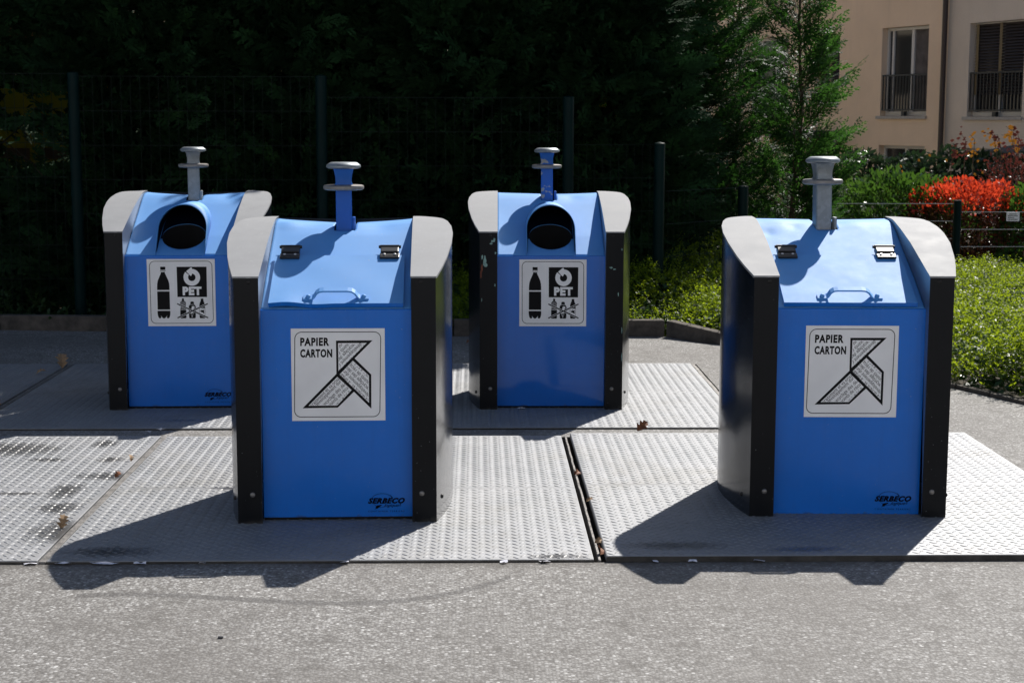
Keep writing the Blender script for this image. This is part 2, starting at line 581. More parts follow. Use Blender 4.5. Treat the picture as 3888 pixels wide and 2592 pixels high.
def np_mesh(name, V, Fq, mats, parent=None, mi=None, smooth=False):
    """quads from numpy arrays"""
    me = bpy.data.meshes.new(name)
    V = np.asarray(V, dtype=np.float32)
    Fq = np.asarray(Fq, dtype=np.int32)
    k = Fq.shape[1]
    me.vertices.add(len(V))
    me.vertices.foreach_set('co', V.ravel())
    me.loops.add(Fq.size)
    me.loops.foreach_set('vertex_index', Fq.ravel())
    me.polygons.add(len(Fq))
    me.polygons.foreach_set('loop_start', np.arange(0, Fq.size, k, dtype=np.int32))
    try:
        me.polygons.foreach_set('loop_total', np.full(len(Fq), k, dtype=np.int32))
    except Exception:
        pass
    for m in (mats if isinstance(mats, (list, tuple)) else [mats]):
        me.materials.append(m)
    if mi is not None:
        me.polygons.foreach_set('material_index', np.asarray(mi, dtype=np.int32))
    me.update(calc_edges=True)
    if smooth:
        me.polygons.foreach_set('use_smooth', np.ones(len(Fq), dtype=bool))
    o = bpy.data.objects.new(name, me)
    COL.objects.link(o)
    if parent is not None:
        o.parent = parent
    return o


def text_polys(txt, size, offset=0.0, sx=1.0, shear=0.0, align='LEFT', spacing=1.0):
    """list of (verts2d, faces) of a text line laid in x-y"""
    cu = bpy.data.curves.new('t', 'FONT')
    cu.body = txt
    cu.size = size
    cu.offset = offset
    cu.shear = shear
    cu.align_x = align
    cu.space_character = spacing
    cu.resolution_u = 3
    o = bpy.data.objects.new('t', cu)
    COL.objects.link(o)
    dg = bpy.context.evaluated_depsgraph_get()
    me = o.evaluated_get(dg).to_mesh()
    vs = [(v.co.x * sx, v.co.y) for v in me.vertices]
    fs = [list(p.vertices) for p in me.polygons]
    o.evaluated_get(dg).to_mesh_clear()
    COL.objects.unlink(o)
    bpy.data.objects.remove(o)
    bpy.data.curves.remove(cu)
    return vs, fs


_TC = {}


def text_cached(*a, **k):
    key = (a, tuple(sorted(k.items())))
    if key not in _TC:
        _TC[key] = text_polys(*a, **k)
    return _TC[key]


# ------------------------------------------------------------------ ground
ZA = -0.010                      # asphalt level
PIT_F = (-3.72, 2.545, 5.812, 8.192)
PIT_B = (-4.80, 1.47, 8.390, 10.668)
far_edge = [(-40, 12.9), (-3.69, 12.46), (-0.18, 12.08), (1.42, 12.04), (1.62, 11.72), (1.77, 11.60), (2.30, 10.72), (2.92, 9.66), (3.16, 9.10), (4.2, 6.7), (7.5, -2.0)]


def asphalt():
    mb = MB()
    (ax0, ax1, ay0, ay1), (bx0, bx1, by0, by1) = PIT_F, PIT_B
    xs_far = [p[0] for p in far_edge]

    def yfar(x):
        for (x0, y0), (x1, y1) in zip(far_edge, far_edge[1:]):
            if x0 <= x <= x1:
                return y0 + (y1 - y0) * (x - x0) / (x1 - x0)
        return far_edge[-1][1]
    xs = sorted(set([-40, -15, -7.5, ax0, ax1, bx0, bx1, 4.2, 7.5] + [p[0] for p in far_edge]))
    for x0, x1 in zip(xs, xs[1:]):
        xm = (x0 + x1) / 2
        segs = []
        holes = []
        if ax0 < xm < ax1:
            holes.append((ay0, ay1))
        if bx0 < xm < bx1:
            holes.append((by0, by1))
        y = -30.0
        for h0, h1 in holes:
            segs.append((y, h0))
            y = h1
        for s0, s1 in segs:
            mb.add([(x0, s0, ZA), (x1, s0, ZA), (x1, s1, ZA), (x0, s1, ZA)], [(0, 1, 2, 3)])
        mb.add([(x0, y, ZA), (x1, y, ZA), (x1, yfar(x1), ZA), (x0, yfar(x0), ZA)], [(0, 1, 2, 3)])
    # right of the last edge point
    o = mb.build('asphalt_pavement', M['asphalt'])
    tag(o, kind='structure')
    pm = MB()
    for x0, x1, y0, y1 in (PIT_F, PIT_B):
        z0 = -0.12
        pm.add([(x0, y0, z0), (x1, y0, z0), (x1, y1, z0), (x0, y1, z0), (x0, y0, ZA), (x1, y0, ZA), (x1, y1, ZA), (x0, y1, ZA)],
               [(0, 1, 2, 3), (0, 4, 5, 1), (1, 5, 6, 2), (2, 6, 7, 3), (3, 7, 4, 0)])
    tag(pm.build('pit_floor', M['pit']), kind='structure')


asphalt()


def hgt(x, y):
    """terrain height beyond the kerb"""
    base = -0.16
    if y > 13.5:
        t = min(1, (y - 13.5) / 12)
        base -= 1.3 * t * t * (3 - 2 * t)
    if x > 3.5:
        t = min(1, (x - 3.5) / 5)
        base -= 0.25 * t
    return base


def terrain():
    xs = np.concatenate([np.linspace(-600, -20, 8), np.linspace(-15, 30, 46), np.linspace(40, 600, 8)])
    ys = np.concatenate([np.linspace(-300, -5, 6), np.linspace(0, 50, 51), np.linspace(60, 900, 8)])
    V = []
    for y in ys:
        for x in xs:
            z = hgt(x, y)
            V.append((x, y, z + (0.03 * math.sin(x * 1.7 + y) if 8 < y < 40 else 0)))
    nx = len(xs)
    F = [(j * nx + i, j * nx + i + 1, (j + 1) * nx + i + 1, (j + 1) * nx + i) for j in range(len(ys) - 1) for i in range(nx - 1)]
    o = np_mesh('ground', V, F, M['soil'], smooth=True)
    tag(o, kind='structure')


terrain()


yd = MB()
yd.add([(-2.4, 21.9, -1.30), (40, 21.9, -1.30), (40, 28.2, -1.30), (-2.4, 28.2, -1.30)], [(0, 1, 2, 3)])
tag(yd.build('bounce_paving', simple('pale bounce paving', (0.55, 0.50, 0.42), 0.9, vary=0.15, vscale=2)), kind='structure')  # unseen pale sheet added to bounce sunlight onto the house walls

# ------------------------------------------------------------------ tread plates
def tread_bars(x0, x1, y0, y1, z, phase=0.0):
    """raised lens bars: columns of parallel bars, neighbouring columns mirrored"""
    px, py = 0.026, 0.048
    nx = int((x1 - x0 - 0.012) / px)
    ny = int((y1 - y0 - 0.016) / py)
    i, j = np.meshgrid(np.arange(nx), np.arange(ny), indexing='ij')
    i, j = i.ravel(), j.ravel()
    cx = x0 + 0.006 + px * (i + 0.5)
    cy = y0 + 0.008 + py * (j + 0.5) + np.where(i % 2 == 0, 0.0, py * 0.5) - py * 0.25 + phase
    ok = (cy > y0 + 0.015) & (cy < y1 - 0.015)
    cx, cy, i = cx[ok], cy[ok], i[ok]
    sg = np.where(i % 2 == 0, 1.0, -1.0)
    hw, hz = 0.0044, 0.0024
    jit = RG.normal(0, 1, len(cx))
    ang = np.where(sg > 0, math.radians(-41), math.radians(47)) + 0.03 * jit
    hl = 0.0172
    wear = 1.0 - 0.25 * RG.random(len(cx))
    dx, dy = np.cos(ang), np.sin(ang)
    nxv, nyv = -dy, dx
    base = [(-1, 0), (-0.5, -0.88), (0, -1), (0.5, -0.88), (1, 0), (0.5, 0.88), (0, 1), (-0.5, 0.88)]
    prof = [(p, q, 0) for p, q in base] + [(p * 0.88, q * 0.62, 1) for p, q in base]
    V = np.zeros((len(cx), 16, 3), dtype=np.float32)
    for k, (a, b, h) in enumerate(prof):
        V[:, k, 0] = cx + dx * a * hl + nxv * b * hw
        V[:, k, 1] = cy + dy * a * hl + nyv * b * hw
        V[:, k, 2] = z + h * hz * wear - (0.0004 if h == 0 else 0)
    T = []
    for k in range(8):
        j = (k + 1) % 8
        T += [(k, j, 8 + j), (k, 8 + j, 8 + k)]
    for k in range(1, 7):
        T.append((8, 8 + k, 9 + k))
    T = np.array(T)
    idx = (np.arange(len(cx)) * 16)[:, None, None] + T[None]
    return V.reshape(-1, 3), idx.reshape(-1, 3)


def platform(x0, x1, y0, y1, ztop, label, group, wet=None, thick=0.022, rolled=False):
    root = empty('steel_platform', ((x0 + x1) / 2, (y0 + y1) / 2, ZA))
    ox, oy, oz = root.location
    tag(root, label, 'steel platform', group)
    mat = plate_mat('tread plate steel', [(a - ox, b - oy, c, d) for a, b, c, d in wet] if wet else None)
    ym = y0 + (y1 - y0) * 0.498
    for k, (a, b) in enumerate(((y0, ym - 0.0012), (ym + 0.0012, y1))):
        mb = MB()
        mb.box(x0 - ox, x1 - ox, a - oy, b - oy, ztop - thick - oz, ztop - oz)
        sh = mb.build('tread_sheet', mat, root, bevel=0.006 if rolled else 0.002, seg=3)
        V, T = tread_bars(x0, x1, a, b, ztop, 0.004 * k)
        V = V - np.array([ox, oy, oz], dtype=np.float32)
        np_mesh('tread_pattern', V, T, mat, sh)
    mb = MB()
    for a, b in ((x0 + 0.02, x0 + 0.06), (x1 - 0.06, x1 - 0.02)):
        mb.box(a - ox, b - ox, y0 + 0.02 - oy, y1 - 0.02 - oy, -0.09 - oz, ztop - thick - 0.001 - oz)
    mb.box(x0 + 0.061 - ox, x1 - 0.061 - ox, y0 + 0.02 - oy, y0 + 0.06 - oy, -0.09 - oz, ztop - thick - 0.001 - oz)
    mb.box(x0 + 0.061 - ox, x1 - 0.061 - ox, y1 - 0.06 - oy, y1 - 0.02 - oy, -0.09 - oz, ztop - thick - 0.001 - oz)
    mb.build('support_frame', M['bar'], root)
    mb = MB()
    mb.box(x0 - ox, x1 - ox, y0 - 0.005 - oy, y0 - 0.0012 - oy, -0.03 - oz, ztop - 0.003 - oz)
    mb.build('edge_shade', M['pit'], root)  # dark strip added over the front edge to paint its shade
    return root


PG = 'tread plate platforms under the bins'
wet1 = [(-2.30, 7.85, 0.45, 0.28), (-1.86, 7.98, 0.12, 0.16), (-1.66, 7.24, 0.28, 0.14), (-1.80, 6.95, 0.12, 0.25), (-2.0, 6.9, .2, .06), (-1.75, 6.63, 0.16, 0.18),
        (-1.62, 6.25, 0.26, 0.30), (-2.05, 7.6, 0.16, 0.07), (-1.75, 7.60, 0.1, 0.1), (-2.5, 7.3, .1, .05)]
platform(-3.70, -1.622, 5.821, 8.180, 0.002, 'stained tread plate platform with dark wet drips, front row, no bin in view on it', PG, wet1)
platform(-1.588, 0.434, 5.821, 8.180, 0.000, 'tread plate platform carrying the front left blue paper bin', PG, [(-1.38, 5.95, 0.3, 0.12), (0.3, 5.86, 0.2, 0.06), (-1.1, 7.0, .12, .05)])
platform(0.480, 2.530, 5.821, 8.182, 0.013, 'raised tread plate platform with rounded edges under the right blue paper bin', PG, [(0.75, 5.96, 0.3, 0.10), (1.25, 5.90, 0.25, 0.06)], thick=0.026, rolled=True)
platform(-4.78, -2.715, 8.398, 10.658, 0.000, 'shaded tread plate platform at the left end of the back row', PG)
platform(-2.665, -0.655, 8.398, 10.658, 0.000, 'tread plate platform under the back left bottle bin', PG, [(-1.6, 8.62, .3, .06)])
platform(-0.605, 1.4277, 8.398, 10.658, 0.000, 'tread plate platform under the back right bottle bin', PG)


def rail(x0, x1, y0, y1, z, label, name='gap_rail'):
    mb = MB()
    n = 24
    for i in range(n):
        a, b = y0 + (y1 - y0) * i / n, y0 + (y1 - y0) * (i + 1) / n - 0.001
        j = random.uniform(-0.0012, 0.0012)
        mb.box(x0 + j, x1 + j, a, b, z - 0.10, z + random.uniform(-0.0008, 0.0008))
    o = mb.build(name, M['bar'], None, bevel=0.001)
    tag(o, label, 'steel rail', 'steel rails in the gaps between platforms')


rail(0.4525, 0.4615, 5.825, 8.178, -0.004, 'thin steel rail standing in the dark gap between the two front bins\' platforms')
rail(-1.618, -1.592, 5.825, 8.178, -0.003, 'flat grey steel rail beside the stained platform, front row')
rail(-2.705, -2.675, 8.40, 10.655, -0.004, 'steel rail with dry leaves on it, back row at left')
rail(1.434, 1.456, 8.40, 10.655, -0.005, 'steel rail along the right end of the back row platforms')


# ------------------------------------------------------------------ kerb
def kerbs():
    pts = [(-9.0, 13.05, 0.10), (-6.2, 12.74, 0.10), (-3.69, 12.46, 0.105), (-1.9, 12.27, 0.11), (-0.18, 12.08, 0.115), (1.42, 12.04, 0.115), (1.79, 11.61, 0.07),
           (2.30, 10.74, 0.03), (2.92, 9.67, 0.015), (3.16, 9.10, 0.012), (3.6, 8.08, 0.012), (4.2, 6.7, 0.012)]
    root = empty('concrete_kerb', (0, 12.0, 0))
    tag(root, 'low concrete kerb edging the planted beds behind the bins', 'kerb')
    for i, (a, b) in enumerate(zip(pts, pts[1:])):
        A, B = Vector((a[0], a[1])), Vector((b[0], b[1]))
        ln = (B - A).length
        wide = 0.09 if i < 6 else 0.055
        unit = 1.0 if i < 6 else 0.26
        n = max(1, round(ln / unit))
        d = (B - A).normalized()
        nrm = Vector((-d.y, d.x))
        for k in range(n):
            t0, t1 = k / n, (k + 1) / n
            g = 0.006 / ln
            p0, p1 = A.lerp(B, t0 + g), A.lerp(B, t1 - g)
            z0, z1 = a[2] + (b[2] - a[2]) * t0, a[2] + (b[2] - a[2]) * t1
            j = random.uniform(-0.004, 0.004)
            mb = MB()
            q = [p0 + nrm * j, p1 + nrm * j, p1 + nrm * (wide + j), p0 + nrm * (wide + j)]
            vs = [(p.x, p.y - 12.0, -0.1) for p in q] + [(q[0].x, q[0].y - 12, z0), (q[1].x, q[1].y - 12, z1), (q[2].x, q[2].y - 12, z1), (q[3].x, q[3].y - 12, z0)]
            mb.add(vs, [(3, 2, 1, 0), (4, 5, 6, 7), (0, 1, 5, 4), (1, 2, 6, 5), (2, 3, 7, 6), (3, 0, 4, 7)])
            mb.build('kerb_stone', M['kerb'], root, bevel=0.008 if i < 6 else 0.005)


kerbs()


# ------------------------------------------------------------------ the bins
WPLAN = [(0.0, 0.3996), (0.10, 0.424), (0.20, 0.443), (0.35, 0.463), (0.48, 0.469), (0.58, 0.464), (0.66, 0.449), (0.73, 0.424), (0.79, 0.392), (0.835, 0.355), (0.86, 0.325)]
WIN = 0.3013
CAPZ = [(0.0, 0.998), (0.175, 1.052), (0.35, 1.105), (0.53, 1.148), (0.66, 1.174), (0.70, 1.180), (0.74, 1.183), (0.86, 1.184)]
LIDZ = [(0.066, 0.862), (0.242, 0.955), (0.472, 1.060), (0.62, 1.128), (0.67, 1.150), (0.715, 1.166), (0.76, 1.173), (0.86, 1.176)]


def interp(tab, y):
    if y <= tab[0][0]:
        return tab[0][1]
    for (a, b), (c, d) in zip(tab, tab[1:]):
        if y <= c:
            return b + (d - b) * (y - a) / (c - a)
    return tab[-1][1]


def capz(y):
    return interp(CAPZ, y)


def lidz(y):
    return interp(LIDZ, y)


LS = math.atan2(1.143 - 0.858, 0.60)     # lid slope angle


def on_lid(x, y, h):
    """local point: lateral x, distance y, height h normal above the straight lid plane"""
    z = 0.862 + (y - 0.066) * 0.4745
    return Vector((x, y - math.sin(LS) * h, z + math.cos(LS) * h))


def side_parts(root, sgn, chips=None):
    ysp = sorted(set([p[0] for p in WPLAN] + [0.05, 0.15, 0.28, 0.42, 0.53, 0.62, 0.70, 0.76]))
    # outer shell: front strip, curved flank, rear
    out = [(sgn * interp(WPLAN, y), y) for y in ysp]
    mb = MB()
    base_z = 0.0
    mb.add([(sgn * WIN, 0, base_z), (sgn * 0.3996, 0, base_z), (sgn * 0.3996, 0, 0.9965), (sgn * WIN, 0, 0.9965)], [(0, 1, 2, 3) if sgn > 0 else (3, 2, 1, 0)])
    shell_v, shell_f = [], []
    for x, y in out:
        shell_v += [(x, y, base_z), (x, y, capz(y) - 0.003)]
    for i in range(len(out) - 1):
        a = 2 * i
        f = (a, a + 2, a + 3, a + 1)
        shell_f.append(f if sgn > 0 else f[::-1])
    mb.add(shell_v, shell_f, 1)
    # rear return
    xr = out[-1][0]
    mb.add([(xr, 0.86, 0), (sgn * 0.0, 0.86, 0), (0, 0.86, 1.172), (xr, 0.86, 1.18)], [(0, 1, 2, 3) if sgn > 0 else (3, 2, 1, 0)])
    shell = mb.build('side_shell', [M['anthracite'], M['flank']], root, smooth=25)
    # cap
    mb = MB()
    e = 0.003
    tops, inn = [], []
    cols = [(y, sgn * (interp(WPLAN, y) + e)) for y in ysp]
    cols = [(-e, sgn * (0.3996 + e))] + cols[1:]
    nv = []
    for y, xo in cols:
        z = capz(max(0, y)) + 0.001
        nv += [(sgn * (WIN - 0.002), y, z), (xo, y, z), (xo, y, z - 0.010)]
    fs = []
    for i in range(len(cols) - 1):
        a = 3 * i
        q1 = (a, a + 1, a + 4, a + 3)
        q2 = (a + 1, a + 2, a + 5, a + 4)
        fs += [q1 if sgn > 0 else q1[::-1], q2 if sgn > 0 else q2[::-1]]
    n = mb.add(nv, fs)
    # small front lip
    z = capz(0) + 0.001
    mb.add([(sgn * (WIN - 0.002), -e, z), (sgn * (0.3996 + e), -e, z), (sgn * (0.3996 + e), -e, z - 0.007), (sgn * (WIN - 0.002), -e, z - 0.007)], [(0, 3, 2, 1) if sgn > 0 else (0, 1, 2, 3)])
    mb.add([(sgn * (WIN - 0.002), 0.86, capz(1)), (cols[-1][1], 0.86, capz(1)), (cols[-1][1], 0.861, 1.0), (sgn * (WIN - 0.002), 0.861, 1.0)], [(0, 1, 2, 3)])
    mb.build('side_cap', M['cap'], root, smooth=20)
    # inner cheek
    mb = MB()
    ci = [y for y in np.linspace(0, 0.86, 14)]
    vs, fs = [], []
    for y in ci:
        zb = 0.0 if y < 0.05 else lidz(y) - 0.02
        vs += [(sgn * WIN, y, zb if y >= 0.05 else 0.0), (sgn * WIN, y, capz(y) - 0.002)]
    for i in range(len(ci) - 1):
        a = 2 * i
        f = (a, a + 1, a + 3, a + 2)
        fs.append(f if sgn > 0 else f[::-1])
    mb.add(vs, fs)
    mb.build('inner_cheek', M['inner'], root)
    # bolts
    for z in (0.977, 0.118):
        mb = MB()
        r = 0.0085 if z > 0.5 else 0.011
        prof = [(r, 0), (r * 0.95, 0.003), (r * 0.6, 0.0055), (0.001, 0.0065)]
        mb.lathe(prof, 14)
        o = mb.build('bolt', M['anthracite'] if z > 0.5 else M['galv_dark'], root, smooth=50)
        o.rotation_euler = (math.pi / 2, 0, 0)
        o.location = (sgn * 0.340, 0.0005, z)
    # bolt on the flank near the base
    mb = MB()
    mb.lathe([(0.009, 0), (0.0085, 0.003), (0.005, 0.0055), (0.001, 0.0065)], 14)
    o = mb.build('bolt', M['anthracite'], root, smooth=50)
    o.rotation_euler = (math.pi / 2, 0, sgn * math.radians(76))
    o.location = (sgn * 0.4215, 0.09, 0.085)
    return shell


def front_body(root, mat=None):
    mb = MB()
    # front sheet, folded back at the top
    mb.add([(-WIN, 0.05, 0.012), (WIN, 0.05, 0.012), (WIN, 0.05, 0.858), (-WIN, 0.05, 0.858), (WIN, 0.053, 0.861), (-WIN, 0.053, 0.861), (WIN, 0.070, 0.8615), (-WIN, 0.070, 0.8615)],
           [(0, 1, 2, 3), (3, 2, 4, 5), (5, 4, 6, 7)])
    o = mb.build('front_panel', mat or M['blue'], root)
    mb = MB()
    mb.box(-WIN + 0.002, WIN - 0.002, 0.058, 0.84, -0.0, 0.011)
    mb.build('base_skirt', M['hole'], root)
    return o


def lid_surface(root, dents, sag, hood=False, slot=True, seed=0):
    """sheet between the cheeks with slot for the stem and (bottle bin) an oval hole"""
    rs = np.random.default_rng(seed)
    nx, ny = 60, 64
    xs = list(np.linspace(-WIN + 0.001, WIN - 0.001, nx + 1))
    ys = list(np.linspace(0.066, 0.86, ny + 1))
    for v in (-0.042, 0.050):
        k = int(np.argmin([abs(x - v) for x in xs]))
        xs[k] = v
    k = int(np.argmin([abs(y - 0.648) for y in ys]))
    ys[k] = 0.648
    V = []
    for y in ys:
        for x in xs:
            z = lidz(y)
            t = max(0.0, min(1.0, (y - 0.60) / 0.2))
            edge = 1 - min(1, abs(x) / WIN)
            z -= sag * t * (edge ** 0.7)
            for (dx, dy, r, h) in dents:
                z += h * math.exp(-((x - dx) ** 2 + (y - dy) ** 2) / (r * r))
            z += 0.0012 * math.sin(11 * x + 3.1 * seed) * math.sin(7 * y + seed)
            V.append((x, y, z))
    n1 = len(xs)
    F = []
    for j in range(len(ys) - 1):
        for i in range(len(xs) - 1):
            xm, ym = (xs[i] + xs[i + 1]) / 2, (ys[j] + ys[j + 1]) / 2
            if ym > 0.648 and -0.042 < xm < 0.050:
                continue
            if hood and ((xm / 0.122) ** 2 + ((ym - 0.245) / 0.126) ** 2) < 1.0:
                continue
            F.append((j * n1 + i, j * n1 + i + 1, (j + 1) * n1 + i + 1, (j + 1) * n1 + i))
    if hood:
        # snap hole rim vertices to the ellipse
        V2 = []
        for x, y, z in V:
            a = math.hypot(x / 0.122, (y - 0.245) / 0.126)
            if 0.86 < a < 1.10:
                x2, y2 = x / a, 0.245 + (y - 0.245) / a
                x, y = x2, y2
                z = lidz(y)
            V2.append((x, y, z))
        V = V2
    o = np_mesh('lid_sheet', V, F, M['blue_lid_sheen'], root, smooth=True)
    s = o.modifiers.new('thick', 'SOLIDIFY')
    s.thickness = 0.003
    s.offset = -1
    # dark inside
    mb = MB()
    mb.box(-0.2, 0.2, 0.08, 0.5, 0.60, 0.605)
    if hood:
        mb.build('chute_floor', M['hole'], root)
    return o


def stem(root, dz, col, lean=0.0, tw=0.0, back=False, worn=False):
    zc, zd = 1.432 + dz, 1.333 + dz
    C = (0.0, 0.69)
    tw_m = Matrix.Translation((C[0], C[1], 0)) @ Matrix.Rotation(tw, 4, 'Z') @ Matrix.Rotation(lean, 4, 'Y')
    h = 0.0345
    def flare(z):
        t = max(0, (z - (zd + 0.005)) / (zc - 0.03 - zd))
        return h + 0.010 * max(0, t) ** 2.2 - 0.0 + (0.004 if abs(z - zd) < 0.012 else 0)
    zs = [1.08, 1.20, zd - 0.045, zd - 0.022, zd - 0.012, zd + 0.004, zd + 0.014, zd + 0.03, zc - 0.06, zc - 0.045, zc - 0.032, zc - 0.024]
    mb = MB()
    vs = []
    z_ref = 1.15
    for z in zs:
        q = flare(z)
        ch = q * 0.86
        ring = [(-ch, -q), (ch, -q), (q, -ch), (q, ch), (ch, q), (-ch, q), (-q, ch), (-q, -ch)]
        vs += [tuple(tw_m @ Vector((a, b, z))) for a, b in ring]
    fs = []
    for i in range(len(zs) - 1):
        for k in range(8):
            a, b = i * 8 + k, i * 8 + (k + 1) % 8
            fs.append((a, b, b + 8, a + 8))
    fs.append(tuple(range((len(zs) - 1) * 8, len(zs) * 8)))
    mb.add(vs, fs)
    post = mb.build('lifting_post', col, root, smooth=40)
    # foot bracket in the slot
    mb = MB()
    mb.box(0.036, 0.048, 0.665, 0.72, 1.10, 1.192)
    mb.build('foot_bracket', col, post, bevel=0.002)
    T = tw_m
    def part(prof, name, mat, n=40):
        m = MB()
        m.lathe(prof, n)
        m.v = [tuple(T @ Vector(p)) for p in m.v]
        return m.build(name, mat, post, smooth=45)
    part([(0.036, zd - 0.023), (0.078, zd - 0.021), (0.086, zd - 0.018), (0.0885, zd - 0.012), (0.0885, zd - 0.006), (0.086, zd - 0.001), (0.078, zd + 0.001), (0.036, zd + 0.003)], 'grip_disc', M['galv_dark'])
    part([(0.038, zc - 0.028), (0.066, zc - 0.027), (0.0745, zc - 0.022), (0.0755, zc - 0.016), (0.073, zc - 0.011), (0.060, zc - 0.002), (0.055, zc), (0.002, zc + 0.0005)], 'mushroom_cap', M['galv'])
    return post


def flap(root, warp=0.0):
    x0, x1, y0, y1 = -0.270, 0.269, 0.064, 0.410
    n, m = 20, 12
    top, V, F = 0.027, [], []
    for j in range(m + 1):
        for i in range(n + 1):
            x = x0 + (x1 - x0) * i / n
            y = y0 + (y1 - y0) * j / m
            h = top + 0.0015 * math.sin(i * 0.5) * math.sin(j * 0.6)
            if warp:
                h += warp * math.exp(-(((x + 0.20) / 0.06) ** 2 + ((y - 0.06) / 0.05) ** 2))
                h -= 0.5 * warp * math.exp(-(((x + 0.08) / 0.05) ** 2 + ((y - 0.06) / 0.05) ** 2))
            V.append(tuple(on_lid(x, y, h)))
    for j in range(m):
        for i in range(n):
            a = j * (n + 1) + i
            F.append((a, a + 1, a + n + 2, a + n + 1))
    # down-turned rim
    rim = [i for i in range(n + 1)] + [(j + 1) * (n + 1) - 1 for j in range(1, m + 1)] + [m * (n + 1) + i for i in range(n - 1, -1, -1)] + [j * (n + 1) for j in range(m - 1, 0, -1)]
    base = len(V)
    off = Vector(on_lid(0, 0, 0)) - Vector(on_lid(0, 0, 0.019))
    for r in rim:
        V.append(tuple(Vector(V[r]) + off))
    k = len(rim)
    for i in range(k):
        a, b = rim[i], rim[(i + 1) % k]
        F.append((a, base + i, base + (i + 1) % k, b))
    mb = MB()
    mb.add(V, F[:n * m], 0)
    mb.f += [list(q) for q in F[n * m:]]
    mb.mi += [1] * (len(F) - n * m)
    o = mb.build('flap', [M['blue_lid_sheen'], M['blue']], root, smooth=30)  # top in the painted-sheen blue, shaded rim in the panel blue
    # handle: bent flat bar with two feet
    def P(x, y, h):
        return on_lid(x, y, h)
    hb = MB()
    path = [(-0.132, 0.030, 0.014), (-0.097, 0.030, 0.014), (-0.088, 0.036, 0.0125), (-0.078, 0.051, 0.0125), (-0.066, 0.058, 0.0125), (-0.050, 0.060, 0.0125), (0.046, 0.060, 0.0125),
            (0.062, 0.058, 0.0125), (0.074, 0.051, 0.0125), (0.086, 0.036, 0.0125), (0.095, 0.030, 0.014), (0.131, 0.030, 0.014)]
    vs, fs = [], []
    th = 0.0035
    for i, (x, h, ww) in enumerate(path):
        p0, p1 = path[max(0, i - 1)], path[min(len(path) - 1, i + 1)]
        d = Vector((p1[0] - p0[0], p1[1] - p0[1])).normalized()
        n2 = Vector((-d.y, d.x)) * th
        yy = 0.100 + (h - 0.030) * 0.30
        for dy, sg in ((-ww, -1), (ww, -1), (ww, 1), (-ww, 1)):
            vs.append(tuple(P(x + n2.x * sg, yy + dy, h + n2.y * sg)))
    for i in range(len(path) - 1):
        for k2 in range(4):
            a, b = i * 4 + k2, i * 4 + (k2 + 1) % 4
            fs.append((a, b, b + 4, a + 4))
    fs.append((3, 2, 1, 0))
    e4 = 4 * (len(path) - 1)
    fs.append((e4, e4 + 1, e4 + 2, e4 + 3))
    hb.add(vs, fs)
    hd = hb.build('handle', M['blue_lid_sheen'], o)
    for x in (-0.112, 0.110):
        s = MB()
        s.lathe([(0.010, 0), (0.0095, 0.004), (0.006, 0.0075), (0.001, 0.009)], 14)
        q = s.build('rivet', M['blue_lid_sheen'], o, smooth=50)
        q.location = on_lid(x, 0.100, 0.034)
        q.rotation_euler = (LS, 0, 0)
    for cx in (-0.210, 0.206):
        h = MB()
        T = Matrix.Translation(on_lid(cx, 0.388, 0.029)) @ Matrix.Rotation(LS, 4, 'X')
        h.box(-0.041, 0.041, -0.012, 0.024, -0.001, 0.009, 0, T)
        h.box(-0.038, 0.038, 0.0245, 0.078, -0.014, 0.016, 0, T)
        hg = h.build('hinge', M['black_plastic'], o, bevel=0.003)
        b = MB()
        p0, p1 = T @ Vector((-0.047, 0.072, 0.010)), T @ Vector((0.047, 0.072, 0.010))
        b.tube([p0, p1], 0.0065, 10)
        p0, p1 = T @ Vector((-0.040, 0.070, 0.011)), T @ Vector((0.040, 0.070, 0.011))
        b.tube([p0, p1], 0.009, 12)
        b.build('hinge_pin', M['black_plastic'], hg, smooth=40)
        f = MB()
        f.box(-0.039, 0.039, 0.002, 0.019, 0.0093, 0.0103, 0, T)
        f.build('hinge_leaf', simple_strip, hg)
        for sx in (-0.022, 0.022):
            q = MB()
            q.lathe([(0.0058, 0), (0.0052, 0.002), (0.001, 0.003)], 10)
            qq = q.build('screw', M['screw'], hg, smooth=50)
            qq.location = T @ Vector((sx, 0.010, 0.0106))
            qq.rotation_euler = (LS, 0, 0)
    return o


simple_strip = simple('grey hinge leaf', (0.05, 0.048, 0.045), 0.4, 0.2)


